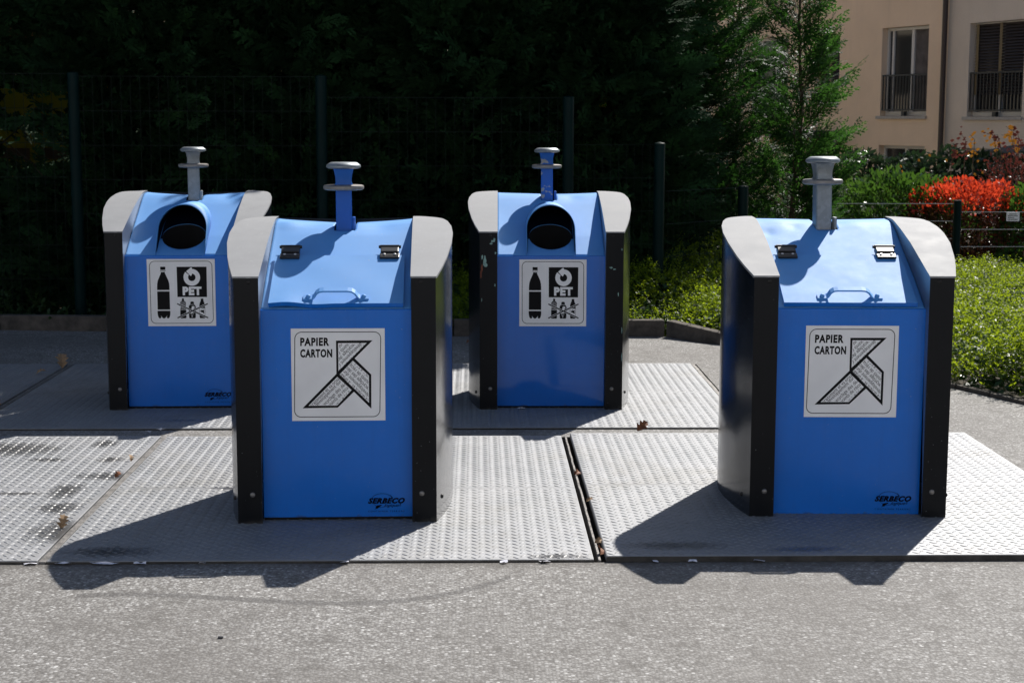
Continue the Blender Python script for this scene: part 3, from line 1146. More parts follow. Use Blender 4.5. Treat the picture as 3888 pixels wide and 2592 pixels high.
def hood_part(root):
    """arched tunnel over the oval hole, open at the front"""
    rx, z0, zs, zt = 0.137, 0.858, 1.000, 1.131
    prof = [(-rx, z0), (-rx, 0.93), (-rx, zs)]
    for k in range(1, 24):
        a = math.pi - math.pi * k / 24
        prof.append((rx * math.cos(a), zs + (zt - zs) * math.sin(a)))
    prof += [(rx, zs), (rx, 0.93), (rx, z0)]
    V, F = [], []
    for x, z in prof:
        yb = 0.066
        for k in range(0, 160):          # where the lid reaches this height
            y = 0.066 + 0.794 * k / 160
            if lidz(y) <= z:
                yb = y
        yb = min(yb + 0.02, 0.80)
        V += [(x, min(0.052 + (z - 0.858) * 0.80, yb - 0.01), z), (x, max(yb, 0.07), z)]
    for i in range(len(prof) - 1):
        F.append((2 * i, 2 * i + 1, 2 * i + 3, 2 * i + 2))
    mb = MB()
    mb.add(V, F)
    o = mb.build('hood', M['blue_lid_sheen'], root, smooth=40)
    s = o.modifiers.new('t', 'SOLIDIFY')
    s.thickness = 0.003
    s.offset = 0
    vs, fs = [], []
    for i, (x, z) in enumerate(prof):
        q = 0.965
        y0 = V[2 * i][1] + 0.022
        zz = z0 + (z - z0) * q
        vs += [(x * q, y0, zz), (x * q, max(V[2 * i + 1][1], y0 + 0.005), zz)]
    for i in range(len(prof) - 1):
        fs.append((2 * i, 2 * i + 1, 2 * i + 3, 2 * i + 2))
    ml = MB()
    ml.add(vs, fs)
    ml.build('hood_shade_sheet', M['hood_shade'], o, smooth=40)  # dark sheet painting the shade on the tunnel's inner wall
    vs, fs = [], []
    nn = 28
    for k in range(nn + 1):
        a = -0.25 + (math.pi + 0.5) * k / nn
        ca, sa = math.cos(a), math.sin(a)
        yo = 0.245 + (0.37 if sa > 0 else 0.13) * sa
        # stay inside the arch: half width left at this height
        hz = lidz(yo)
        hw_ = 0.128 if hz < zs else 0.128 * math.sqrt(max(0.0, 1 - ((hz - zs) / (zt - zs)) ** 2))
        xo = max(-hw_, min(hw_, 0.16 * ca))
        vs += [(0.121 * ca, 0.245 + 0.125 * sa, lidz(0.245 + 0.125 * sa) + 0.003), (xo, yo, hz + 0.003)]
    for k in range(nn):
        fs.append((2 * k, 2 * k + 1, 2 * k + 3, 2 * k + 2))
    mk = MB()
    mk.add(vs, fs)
    mk.build('hole_shade_sheet', M['hood_shade'], o, smooth=60)  # dark sheet painting the hood's shade on the lid around the hole
    # inner deflector below the hole rim (the ring of the chute)
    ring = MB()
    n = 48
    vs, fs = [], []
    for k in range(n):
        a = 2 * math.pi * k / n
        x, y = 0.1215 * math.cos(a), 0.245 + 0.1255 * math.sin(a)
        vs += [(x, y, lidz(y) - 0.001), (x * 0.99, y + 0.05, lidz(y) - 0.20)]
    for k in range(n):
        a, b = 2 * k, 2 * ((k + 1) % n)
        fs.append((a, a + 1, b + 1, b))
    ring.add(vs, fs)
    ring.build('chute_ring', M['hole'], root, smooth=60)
    return o


# ---------------- signs
SIGN_S = 0.375


def sign_base(root, x0, ztop):
    mb = MB()
    mb.box(x0, x0 + SIGN_S, 0.0482, 0.0496, ztop - SIGN_S, ztop)
    return mb.build('sign_plate', M['sign_white'], root)


class Printer:
    def __init__(self, x0, ztop, X0, Y0, W, H, shear=0.0):
        self.a = (x0, ztop, X0, Y0, W, H, shear)
        self.mb = MB()

    def P(self, X, Y, lay=0):
        x0, zt, X0, Y0, W, H, sh = self.a
        return (x0 + SIGN_S * (X - X0 - sh * (Y - Y0)) / W, 0.0477 - 0.0004 * lay, zt - SIGN_S * (Y - Y0) / H)

    def poly(self, pts, mi=0, lay=0):
        self.mb.add([self.P(x, y, lay) for x, y in pts], [tuple(range(len(pts)))], mi)

    def band(self, outer, inner, mi=0, lay=0):
        n = len(outer)
        self.mb.add([self.P(x, y, lay) for x, y in outer] + [self.P(x, y, lay) for x, y in inner],
                    [(i, (i + 1) % n, n + (i + 1) % n, n + i) for i in range(n)], mi)

    def line(self, a, b, w, mi=0, lay=0):
        A, B = Vector(a), Vector(b)
        d = (B - A).normalized()
        n = Vector((-d.y, d.x)) * w / 2
        self.poly([A + n, B + n, B - n, A - n], mi, lay)

    def text(self, txt, X, Y, size, ang=0, mi=0, lay=0, **kw):
        """baseline start at X,Y (picture coords, y down), ang counter-clockwise in degrees"""
        vs, fs = text_cached(txt, 1.0, **kw)
        c, s = math.cos(math.radians(ang)), math.sin(math.radians(ang))
        out = []
        for x, y in vs:
            x, y = x * size, y * size
            out.append(self.P(X + x * c - y * s, Y - (x * s + y * c), lay))
        self.mb.add(out, fs, mi)

    def fit(self, txt, X0, X1, Y, cap, mi=0, lay=0, **kw):
        """text scaled to run from X0 to X1 with capitals `cap` tall, baseline Y"""
        vs, fs = text_cached(txt, 1.0, **kw)
        xa, xb = min(v[0] for v in vs), max(v[0] for v in vs)
        yb = max(v[1] for v in text_cached('E', 1.0, **kw)[0])
        ya = min(v[1] for v in text_cached('E', 1.0, **kw)[0])
        out = [self.P(X0 + (x - xa) / (xb - xa) * (X1 - X0), Y - (y - ya) / (yb - ya) * cap, lay) for x, y in vs]
        self.mb.add(out, fs, mi)

    def border(self, x0, y0, x1, y1, r, w):
        def rr(e, r):
            pts = []
            for cx, cy, a0 in ((x1 - e - r, y0 + e + r, -90), (x1 - e - r, y1 - e - r, 0), (x0 + e + r, y1 - e - r, 90), (x0 + e + r, y0 + e + r, 180)):
                for k in range(9):
                    a = math.radians(a0 + 90 * k / 8)
                    pts.append((cx + r * math.cos(a), cy + r * math.sin(a)))
            return pts
        self.band(rr(0, r), rr(w, r - w))


def clip_text(pr, txt, X, Y, size, ang, poly, **kw):
    """small text kept only where its glyph faces fall inside the (convex) polygon"""
    vs, fs = text_cached(txt, 1.0, **kw)
    c, s = math.cos(math.radians(ang)), math.sin(math.radians(ang))
    pts = [(X + x * size * c - y * size * s, Y - (x * size * s + y * size * c)) for x, y in vs]

    def inside(p):
        sg = 0
        for (ax, ay), (bx, by) in zip(poly, poly[1:] + poly[:1]):
            k = (bx - ax) * (p[1] - ay) - (by - ay) * (p[0] - ax)
            if sg == 0:
                sg = 1 if k > 0 else -1
            elif k * sg < 0:
                return False
        return True
    ok = [inside(p) for p in pts]
    keep = [f for f in fs if all(ok[i] for i in f)]
    if not keep:
        return
    used = sorted(set(i for f in keep for i in f))
    mp = {i: k for k, i in enumerate(used)}
    pr.mb.add([pr.P(*pts[i], 3) for i in used], [[mp[i] for i in f] for f in keep], 0)


def paper_sign(root, x0, ztop):
    base = sign_base(root, x0, ztop)
    base['label'] = 'white square sticker reading PAPIER CARTON with a folded paper bird'
    pr = Printer(x0, ztop, 90, 105, 1400, 1372, 0.020)
    pr.border(146, 152, 1438, 1425, 105, 11)
    pr.fit('PAPIER', 232, 665, 362, 122, offset=0.046, spacing=1.14)
    pr.fit('CARTON', 233, 710, 533, 122, offset=0.046, spacing=1.14)
    T_in = [(797, 322), (1225, 320), (805, 735)]
    R_in = [(1020, 583), (1262, 805), (1268, 1212), (822, 787)]
    L_in = [(790, 822), (1005, 1020), (790, 1249), (362, 1251)]
    pr.poly([(765, 285), (1312, 283), (797, 800), (776, 792)], 0, 0)
    pr.poly([(1045, 548), (1297, 790), (1303, 1300), (786, 800), (784, 792)], 0, 1)
    pr.poly([(775, 778), (800, 775), (1040, 1045), (800, 1281), (272, 1288)], 0, 2 - 2 + 0.5)
    for q in (T_in, R_in, L_in):
        pr.poly(q, 1, 2)
    words = ['traitement et valorisation des', 'développement durable et le', 'recyclage des déchets par les', 'points de récupération pour', 'voir le tri à la source']
    sz = 78
    # lower left wing: baseline runs up to the right at 45 degrees
    for k, t in enumerate(words):
        d = 20 + k * 66
        # start near the lower edge
        X = 395 + d * 1.42 - (0, 25, 10, 10, 5)[k]
        clip_text(pr, t, X - 10, 1268, sz, 45, L_in, sx=0.86)
    for k, t in enumerate(words):
        X, Y = 1262 + 10 * 0, 1175 - k * 92
        clip_text(pr, t, X + 18, Y + 10, sz, 135.5, R_in, sx=0.86)
    for k, t in enumerate(words):
        X, Y = 1195 - k * 92, 322
        clip_text(pr, t, X + 25, Y - 10, sz, 225, T_in, sx=0.86)
    pr.mb.build('print', [M['sign_black'], M['sign_white']], base)
    return base


def pet_sign(root, x0, ztop):
    base = sign_base(root, x0, ztop)
    base['label'] = 'white square sticker with black bottle, ring arrow and the word PET'
    pr = Printer(x0, ztop, 104, 178, 1284, 1275, -0.004)
    pr.border(150, 214, 1338, 1405, 98, 10)
    b = pr.poly
    b([(357, 323), (450, 323), (452, 330), (452, 384), (355, 384), (355, 330)])
    b([(350, 399), (455, 399), (455, 409), (350, 409)])
    b([(365, 423), (440, 423), (443, 450), (475, 520), (500, 580), (515, 640), (519, 700), (519, 765), (285, 765), (285, 700), (290, 640), (305, 580), (332, 520), (362, 450)])
    b([(285, 790), (519, 790), (519, 1137), (283, 1137)])
    b([(281, 1161), (519, 1161), (521, 1195), (518, 1240), (505, 1285), (486, 1305), (465, 1302), (450, 1290), (462, 1250), (430, 1290), (415, 1305), (385, 1305), (370, 1290), (338, 1250), (350, 1290), (335, 1302), (315, 1305), (296, 1285), (283, 1240), (279, 1195)])
    b([(665, 325), (1230, 325), (1225, 900), (665, 898)])
    cx, cy = 947, 525
    out, inn = [], []
    n = 40
    for k in range(n + 1):
        a = math.radians(140 + (360 + 92 - 140) * k / n)
        out.append((cx + 157 * math.cos(a), cy - 160 * math.sin(a)))
        inn.append((cx + 70 * math.cos(a), cy - 71 * math.sin(a)))
    pts = out + inn[::-1]
    N_ = len(out)
    pr.mb.add([pr.P(x, y, 1) for x, y in out] + [pr.P(x, y, 1) for x, y in inn], [(i, i + 1, N_ + i + 1, N_ + i) for i in range(N_ - 1)], 1)
    pr.poly([(938, 333), (953, 345), (958, 372), (951, 470), (940, 494), (925, 498), (843, 412), (860, 396)], 1, 1.5)
    pr.fit('PET', 766, 1124, 866, 164, 1, 1, offset=0.062, spacing=1.14)
    # three struck-out bottles
    b([(747, 925), (787, 925), (787, 950), (782, 965), (812, 985), (822, 1010), (820, 1050), (815, 1090), (823, 1135), (823, 1290), (812, 1305), (718, 1305), (709, 1290), (711, 1135), (720, 1090), (713, 1050), (711, 1010), (722, 985), (752, 965), (747, 950)])
    for yy in range(995, 1125, 18):
        pr.line((715, yy), (818, yy), 4, 1, 1)
    pr.line((711, 1140), (823, 1140), 6, 1, 1)
    b([(915, 985), (962, 985), (972, 1000), (976, 1040), (995, 1060), (1007, 1090), (1005, 1200), (1000, 1290), (990, 1305), (885, 1305), (876, 1290), (872, 1200), (872, 1090), (882, 1060), (903, 1040), (907, 1000)])
    pr.line((905, 1041), (977, 1041), 6, 1, 1)
    pr.poly([(930, 1080), (955, 1070), (982, 1080), (985, 1100), (965, 1125), (960, 1160), (972, 1185), (945, 1205), (905, 1215), (915, 1190), (900, 1170), (918, 1140), (925, 1120)], 1, 1)
    for (x, y) in ((915, 1225), (935, 1235), (955, 1222), (925, 1255), (942, 1262), (933, 1280)):
        pr.poly([(x - 9, y), (x, y - 9), (x + 9, y), (x, y + 8)], 1, 1)
    b([(1103, 930), (1154, 930), (1152, 960), (1160, 985), (1175, 1025), (1181, 1060), (1181, 1115), (1073, 1115), (1073, 1060), (1080, 1025), (1096, 985), (1105, 960)])
    b([(1073, 1245), (1181, 1245), (1178, 1295), (1168, 1305), (1085, 1305), (1076, 1295)])
    for xx in (1075, 1179):
        pr.line((xx, 1112), (xx, 1248), 5)
    b([(1088, 1150), (1112, 1158), (1120, 1135), (1130, 1155), (1165, 1140), (1158, 1165), (1165, 1205), (1150, 1215), (1135, 1195), (1110, 1190), (1085, 1178), (1100, 1168)])
    for a, c in (((655, 1025), (1235, 1297)), ((655, 1297), (1235, 1027))):
        pr.line(a, c, 36, 1, 2.0 if a[1] < 1100 else 2.5)
    for a, c in (((655, 1025), (1235, 1297)), ((655, 1297), (1235, 1027))):
        pr.line(a, c, 22, 0, 3.2 if a[1] < 1100 else 3.6)
    pr.mb.build('print', [M['sign_black'], M['sign_white']], base)
    return base


def logo(root, front):
    """maker's mark on the lower right of the front panel"""
    mb = MB()
    x0, z0, w = 0.119, 0.030, 0.152

    def P(X, Y, l=0):
        # picture coords of the close-up: X 480..1860 , Y 420..1140
        return (x0 + w * (X - 480) / 1380, 0.0492 - 0.0003 * l, z0 + w * (1130 - Y) / 1380)

    def txt(t, X, Y, size, l=0, **kw):
        vs, fs = text_cached(t, 1.0, **kw)
        mb.add([P(X + x * size, Y - y * size, l) for x, y in vs], fs)
    def fit(t, X0, X1, Y, cap, l=0, **kw):
        vs, fs = text_cached(t, 1.0, **kw)
        xa, xb = min(v[0] for v in vs), max(v[0] for v in vs)
        e = [v[1] for v in text_cached('E', 1.0, **kw)[0]]
        mb.add([P(X0 + (x - xa) / (xb - xa) * (X1 - X0), Y - (y - min(e)) / (max(e) - min(e)) * cap, l) for x, y in vs], fs)
    fit('SERBECO', 485, 1855, 805, 215, offset=0.062, shear=0.35, spacing=1.12)
    fit('logique!', 1080, 1700, 925, 120, 1, offset=0.006, shear=0.55, spacing=0.95)
    fit('CONTAINER TERRIERS', 500, 1830, 1125, 62, offset=0.0, spacing=1.4)
    pts = []
    for k in range(22):
        a = math.radians(168 - 138 * k / 21)
        pts.append((1010 + 370 * math.cos(a), 640 - 215 * math.sin(a)))
    for (a, b) in zip(pts, pts[1:]):
        d = Vector((b[0] - a[0], b[1] - a[1])).normalized()
        n = Vector((-d.y, d.x)) * 8
        mb.add([P(a[0] + n.x, a[1] + n.y, 2), P(b[0] + n.x, b[1] + n.y, 2), P(b[0] - n.x, b[1] - n.y, 2), P(a[0] - n.x, a[1] - n.y, 2)], [(0, 1, 2, 3)])
    for q in ([(690, 815), (700, 812), (790, 880), (782, 890)], [(730, 1035), (775, 965), (780, 895), (830, 870), (990, 845), (1000, 870), (900, 930), (860, 985), (780, 990)],
              [(900, 930), (1120, 918), (1120, 930), (900, 945)], [(1700, 830), (1720, 820), (1690, 900), (1665, 915)], [(1385, 585), (1420, 585), (1320, 480), (1305, 485)],
              [(1340, 560), (1375, 545), (1395, 575), (1345, 575)]):
        mb.add([P(x, y, 3) for x, y in q], [tuple(range(len(q)))])
    return mb.build('maker_mark', M['logo_black'], front)


def flakes(parent, spots, mat, name, seed):
    """thin irregular paint flakes lying on the front strip (y = 0)"""
    r = random.Random(seed)
    for (x, z, w, h) in spots:
        mb = MB()
        n = 11
        pts = []
        for k in range(n):
            a = 2 * math.pi * k / n
            rr = r.uniform(0.55, 1.1)
            pts.append((x + w * rr * math.cos(a), -0.0006, z + h * rr * math.sin(a)))
        mb.add(pts, [tuple(range(n))])
        mb.build(name, mat, parent)


BG = 'blue underground recycling bins with anthracite sides'


def paper_bin(x, y, rz, label, dz, post_mat, lean, tw, dents, sag, warp, zbase=0.0, sx0=-0.181, sz=0.785, seed=1):
    root = empty('recycling_bin', (x, y, zbase), rz)
    tag(root, label, 'recycling bin', BG)
    fp = front_body(root)
    side_parts(root, -1)
    side_parts(root, 1)
    lid_surface(root, dents, sag, False, seed=seed)
    flap(root, warp)
    stem(root, dz, post_mat, lean, tw)
    paper_sign(root, sx0, sz)
    logo(root, fp)
    return root


def bottle_bin(x, y, rz, label, dz, post_mat, lean, tw, dents, sag, with_logo, sx0=-0.181, sz=0.841, seed=1):
    root = empty('recycling_bin', (x, y, 0.0), rz)
    tag(root, label, 'recycling bin', BG)
    fp = front_body(root, M['blue'] if with_logo else M['blue_gloss'])
    a = side_parts(root, -1)
    b = side_parts(root, 1)
    lid_surface(root, dents, sag, True, seed=seed)
    hood_part(root)
    stem(root, dz, post_mat, lean, tw)
    pet_sign(root, sx0, sz)
    if with_logo:
        logo(root, fp)
    return root, a, b


# post paints
def post_blue(name, wear):
    m, nt, b = new_mat(name)
    co = objco(nt)
    f = noise(nt, co, 16.0, 4, 0.6, 0.4)
    k = ramp(nt, f, [(0.60 - wear, 0.0), (0.62 - wear, 1.0)])
    c = mix(nt, k, (0.014, 0.115, 0.46), (0.30, 0.32, 0.34))
    L(nt, c, b.inputs['Base Color'])
    b.inputs['Roughness'].default_value = 0.35
    b.inputs['Specular IOR Level'].default_value = 0.25
    bump(nt, noise(nt, co, 30, 4), 0.2, 0.01, b)
    return m


PB0 = post_blue('blue post', -0.12)
PB1 = post_blue('blue post worn', 0.0)

paper_bin(-0.5624, 6.3797, 0.0236, 'blue PAPIER CARTON bin at front left with blue post and dented flap corner', -0.003, PB0, 0.0, 0.05,
          [(-0.24, 0.70, 0.05, 0.006), (0.16, 0.70, 0.07, -0.006), (-0.12, 0.74, 0.06, -0.004)], 0.020, 0.008, sx0=-0.181, sz=0.785, seed=3)
paper_bin(1.5108, 6.3982, -0.0339, 'blue PAPIER CARTON bin at right with bare grey galvanised post', 0.024, M['galv'], -0.012, 0.10,
          [(-0.14, 0.68, 0.03, -0.005), (0.14, 0.69, 0.06, 0.004), (0.05, 0.76, 0.06, -0.005), (-0.20, 0.74, 0.07, 0.006), (-0.26, .62, .03, -.005)], 0.006, 0.0, sx0=-0.180, sz=0.792, seed=7)
bottle_bin(-1.6508, 8.9438, 0.0331, 'blue PET bottle bin at the back left, half hidden, with grey post', 0.016, M['galv'], 0.0, 0.12,
           [(0.20, 0.70, 0.06, -0.006), (-0.16, 0.72, 0.08, 0.004)], 0.018, True, sx0=-0.181, sz=0.841, seed=5)
rb, sl, sr = bottle_bin(0.4156, 8.9300, -0.0125, 'blue PET bottle bin at the back centre with worn blue post and chipped sides', 0.014, PB1, -0.006, 0.0,
                        [(0.14, 0.70, 0.05, -0.005), (0.0, 0.60, 0.1, 0.002)], 0.010, False, sx0=-0.178, sz=0.840, seed=9)
flakes(sl, [(-0.328, 0.945, 0.014, 0.007), (-0.335, 0.932, 0.010, 0.006), (-0.318, 0.955, 0.006, 0.012), (-0.372, 0.835, 0.011, 0.030), (-0.366, 0.815, 0.012, 0.012), (-0.385, 0.855, 0.006, 0.014), (-0.312, 0.88, 0.005, 0.008), (-0.314, 0.70, 0.004, 0.010), (-0.388, 0.62, 0.003, 0.012)], M['mint'], 'paint_flake', 3)
flakes(sl, [(-0.386, 0.80, 0.006, 0.030), (-0.392, 0.76, 0.004, 0.03)], M['rust'], 'rust_patch', 4)
flakes(sr, [(0.372, 0.65, 0.003, 0.012), (0.394, 0.45, 0.003, 0.02), (0.33, 0.80, 0.012, 0.006), (0.35, 0.79, 0.008, 0.004), (0.395, 0.30, 0.003, 0.03), (0.39, 0.9, 0.003, 0.008)], M['mint'], 'paint_flake', 5)


# ------------------------------------------------------------------ fence along the hedge
def wire(mb, a, b, r, n=4):
    mb.tube([a, b], r, n, cap=False)


def green_fence():
    root = empty('mesh_fence', (0, 13.0, -0.1))
    tag(root, 'dark green wire mesh fence with round posts in front of the conifer hedge', 'fence')
    P = [(-7.1, 13.0, 1.98), (-5.13, 13.0, 1.98), (-3.19, 13.0, 1.98), (-1.235, 13.0, 1.96), (0.735, 13.05, 1.80), (1.50, 13.3, 1.43), (2.31, 14.0, 1.05)]
    for i, (x, y, zt) in enumerate(P):
        mb = MB()
        r = 0.046
        z0 = hgt(x, y) - 0.1
        prof = [(r, z0 + 0.1), (r, zt - 0.012 + 0.1), (r * 0.9, zt + 0.09), (0.006, zt + 0.1)]
        mb.lathe(prof, 20, (x, y - 13.0))
        mb.build('post', M['fence'], root, smooth=40)
    for (x0, y0, z0), (x1, y1, z1) in zip(P, P[1:]):
        mb = MB()
        ztop = z1 - 0.02 if z1 < z0 else z0 - 0.02
        A, B = Vector((x0 + 0.05, y0 - 13.05)), Vector((x1 - 0.05, y1 - 13.05))
        ln = (B - A).length
        zb = 0.04 if x1 < 1 else (-0.15)
        n = int(ln / 0.076)
        for k in range(n + 1):
            p = A.lerp(B, (k + 0.5) / (n + 1))
            wire(mb, (p.x, p.y, zb + 0.1), (p.x, p.y, ztop + 0.1), 0.0020, 4)
        k = 0
        z = ztop
        while z > zb:
            wire(mb, (A.x, A.y - 0.004, z + 0.1), (B.x, B.y - 0.004, z + 0.1), 0.0026, 4)
            z -= 0.27
        mb.build('mesh_panel', M['wire'], root)


green_fence()


def garden_fence():
    Y = 18.5
    root = empty('wire_fence', (5.5, Y, -0.5))
    tag(root, 'low garden fence with shiny horizontal wires at the right edge, beyond the bed', 'fence')
    ox, oy, oz = root.location

    def post(x, y, zt, r):
        mb = MB()
        mb.lathe([(r, -1.6 - oz), (r, zt - 0.01 - oz), (r * 1.08, zt - 0.009 - oz), (r * 0.95, zt - oz)], 18, (x - ox, y - oy))
        mb.build('post', M['fence'], root, smooth=40)
    p6 = at(2200, 460, Y)
    post(p6.x, Y, p6.z, 0.045)
    p5 = at(1740, 455, 17.0)
    post(9.2, 18.5, p6.z, 0.045)

    def panel(a, b, ztop, n, dz, vert=0.05):
        mb = MB()
        A, B = Vector(a), Vector(b)
        for k in range(n):
            z = ztop - dz * k - oz
            mb.tube([(A.x - ox, A.y - oy - 0.006, z), (B.x - ox, B.y - oy - 0.006, z)], 0.0042, 6, cap=False)
            mb.tube([(A.x - ox, A.y - oy + 0.006, z - 0.001), (B.x - ox, B.y - oy + 0.006, z - 0.001)], 0.0036, 5, 1, cap=False)
        ln = (B - A).length
        m = int(ln / vert)
        for k in range(m):
            p = A.lerp(B, (k + 0.5) / m)
            mb.tube([(p.x - ox, p.y - oy, ztop - dz * (n - 1) - oz), (p.x - ox, p.y - oy, ztop - oz)], 0.0022, 3, 1, cap=False)
        mb.build('mesh_panel', [M['wire_glint'], M['wire']], root)
    zl = at(2100, 468, Y).z
    panel((p6.x - 2.6, Y), (p6.x - 0.05, Y), zl, 6, 0.2)
    zr = at(2300, 487, Y).z
    panel((p6.x + 0.05, Y), (9.15, Y), zr, 6, 0.2)
    # receding return behind
    r2 = empty('wire_fence', (6.3, 20.5, -0.5))
    tag(r2, 'second garden fence receding behind the low wire fence at right', 'fence')
    q = at(2249, 490, 20.5)
    mb = MB()
    mb.lathe([(0.04, -1.6), (0.04, q.z + 0.5)], 14, (q.x - 6.3, 0))
    mb.build('post', M['fence'], r2, smooth=40)
    mb = MB()
    for k in range(6):
        z = q.z - 0.03 - 0.2 * k + 0.5
        wire(mb, (q.x - 6.3, 0, z), (q.x - 6.3 + 2.6, -1.3, z), 0.003, 6)
        wire(mb, (q.x - 6.3 - 1.3, 1.4, z), (q.x - 6.3, 0, z), 0.003, 6)
    mb.build('mesh_panel', M['wire_glint'], r2)
    # little notice
    a, b = at(2312, 488, Y - 0.03), at(2341, 508, Y - 0.03)
    mb = MB()
    mb.box(a.x, b.x, Y - 0.034, Y - 0.028, b.z, a.z)
    s = mb.build('notice_sign', M['sign_white'])
    tag(s, 'small white rectangular notice hanging on the garden fence', 'sign')
    mb = MB()
    w = b.x - a.x
    for k, (f0, f1) in enumerate(((0.2, 0.8), (0.1, 0.85), (0.1, 0.6), (0.1, 0.85))):
        z = a.z - (a.z - b.z) * (0.2 + 0.2 * k)
        mb.box(a.x + w * f0, a.x + w * f1, Y - 0.0355, Y - 0.0345, z - 0.004, z + 0.004)
    mb.build('print', M['awning'], s)


garden_fence()


# ------------------------------------------------------------------ foliage generators
def rot_frames(d, roll):
    """orthonormal frames for directions d (n,3) with roll"""
    d = d / np.linalg.norm(d, axis=1, keepdims=True)
    up = np.tile(np.array([0, 0, 1.0]), (len(d), 1))
    par = np.abs(d[:, 2]) > 0.95
    up[par] = (1, 0, 0)
    s = np.cross(d, up)
    s /= np.linalg.norm(s, axis=1, keepdims=True)
    u = np.cross(s, d)
    c, k = np.cos(roll)[:, None], np.sin(roll)[:, None]
    return d, s * c + u * k, u * c - s * k


def frond_template(seed, n=16, sub=2):
    """flat feathery conifer spray along +x, length 1; returns quads (4 verts each)"""
    r = np.random.default_rng(seed)
    Q = []

    def leafq(p, a, ln, w, z=0.0):
        d = np.array([math.cos(a), math.sin(a), 0])
        nn = np.array([-math.sin(a), math.cos(a), 0])
        q = [p - nn * w * 0.5, p + d * ln * 0.5 - nn * w * 0.65 + [0, 0, z * 0.5], p + d * ln + [0, 0, z], p + d * ln * 0.45 + nn * w * 0.65 + [0, 0, z * 0.5]]
        Q.append(q)
    # stem
    leafq(np.array([0.0, 0, 0]), 0.0, 1.0, 0.022)
    for i in range(n):
        t = 0.10 + 0.85 * i / n
        side = 1 if i % 2 else -1
        ln = (0.30 * (1 - t) ** 0.6 + 0.08) * r.uniform(0.7, 1.25)
        a = side * r.uniform(0.42, 0.72)
        p = np.array([t, 0, 0.02 * math.sin(6 * t)])
        zz = r.uniform(-0.10, 0.04)
        leafq(p, a, ln, 0.046, zz)
        for k in range(sub):
            tt = 0.25 + 0.6 * k / sub
            q = p + np.array([math.cos(a), math.sin(a), 0]) * ln * tt + [0, 0, zz * tt]
            s2 = 1 if k % 2 else -1
            leafq(q, a + s2 * r.uniform(0.5, 0.8), ln * 0.48 * (1 - tt * 0.4), 0.052, r.uniform(-0.04, 0.02))
    leafq(np.array([0.92, 0, 0]), r.uniform(-0.15, 0.15), 0.16, 0.04)
    return np.array(Q)          # (m,4,3)


TEMPL = [frond_template(s) for s in range(6)]
TEMPL_S = [frond_template(s + 20, 7, 2) for s in range(4)]


def fronds(P, D, Ln, roll, templ=TEMPL, droop=0.25, rng=RG):
    """place sprays: P (n,3) bases, D (n,3) directions, Ln lengths"""
    outV = []
    pick = rng.integers(0, len(templ), len(P))
    for t in range(len(templ)):
        m = pick == t
        if not m.any():
            continue
        d, s, u = rot_frames(D[m], roll[m])
        T = templ[t].reshape(-1, 3)
        x = T[:, 0][None, :, None]
        y = T[:, 1][None, :, None]
        z = T[:, 2][None, :, None]
        Lm = Ln[m][:, None, None]
        V = P[m][:, None, :] + Lm * (x * d[:, None, :] + y * s[:, None, :] + z * u[:, None, :])
        V[:, :, 2] -= droop * Lm[:, :, 0] * (T[:, 0][None] ** 2) * 0.5
        outV.append(V.reshape(-1, 3))
    V = np.concatenate(outV)
    F = np.arange(len(V)).reshape(-1, 4)
    return V, F


def leaf_quads(P, D, Ln, wid, roll):
    """pointed leaves, one folded quad each (kite)"""
    d, s, u = rot_frames(D, roll)
    Ln = Ln[:, None]
    W = (wid)[:, None] if hasattr(wid, '__len__') else wid * Ln
    V = np.stack([P, P + d * Ln * 0.45 - s * W * 0.5 + u * Ln * 0.06, P + d * Ln, P + d * Ln * 0.45 + s * W * 0.5 + u * Ln * 0.06], axis=1)
    return V.reshape(-1, 3), np.arange(4 * len(P)).reshape(-1, 4)


def screen(P):
    """photo coordinates (2352 wide) of points, to know which gaps stay open"""
    d = P - np.array([0, 0, CAM_H])
    cy, sy = math.cos(YAW), math.sin(YAW)
    x = d[:, 0] * cy - d[:, 1] * sy
    y = d[:, 0] * sy + d[:, 1] * cy
    z = d[:, 2]
    yc = y * math.cos(PITCH) - z * math.sin(PITCH)
    up = y * math.sin(PITCH) + z * math.cos(PITCH)
    return (1944 + F_PX * x / yc) / S, (1296 - F_PX * up / yc) / S


def in_gap(P, gaps):
    u, v = screen(P)
    m = np.zeros(len(P), bool)
    for (a, b, c, d, keep) in gaps:
        cx, cy, rx, ry = (a + b) / 2, (c + d) / 2, (b - a) / 2, (d - c) / 2
        q = (((u - cx) / rx) ** 4 + ((v - cy) / ry) ** 4) < 1
        m |= q & (RG.random(len(P)) > keep)
    return m


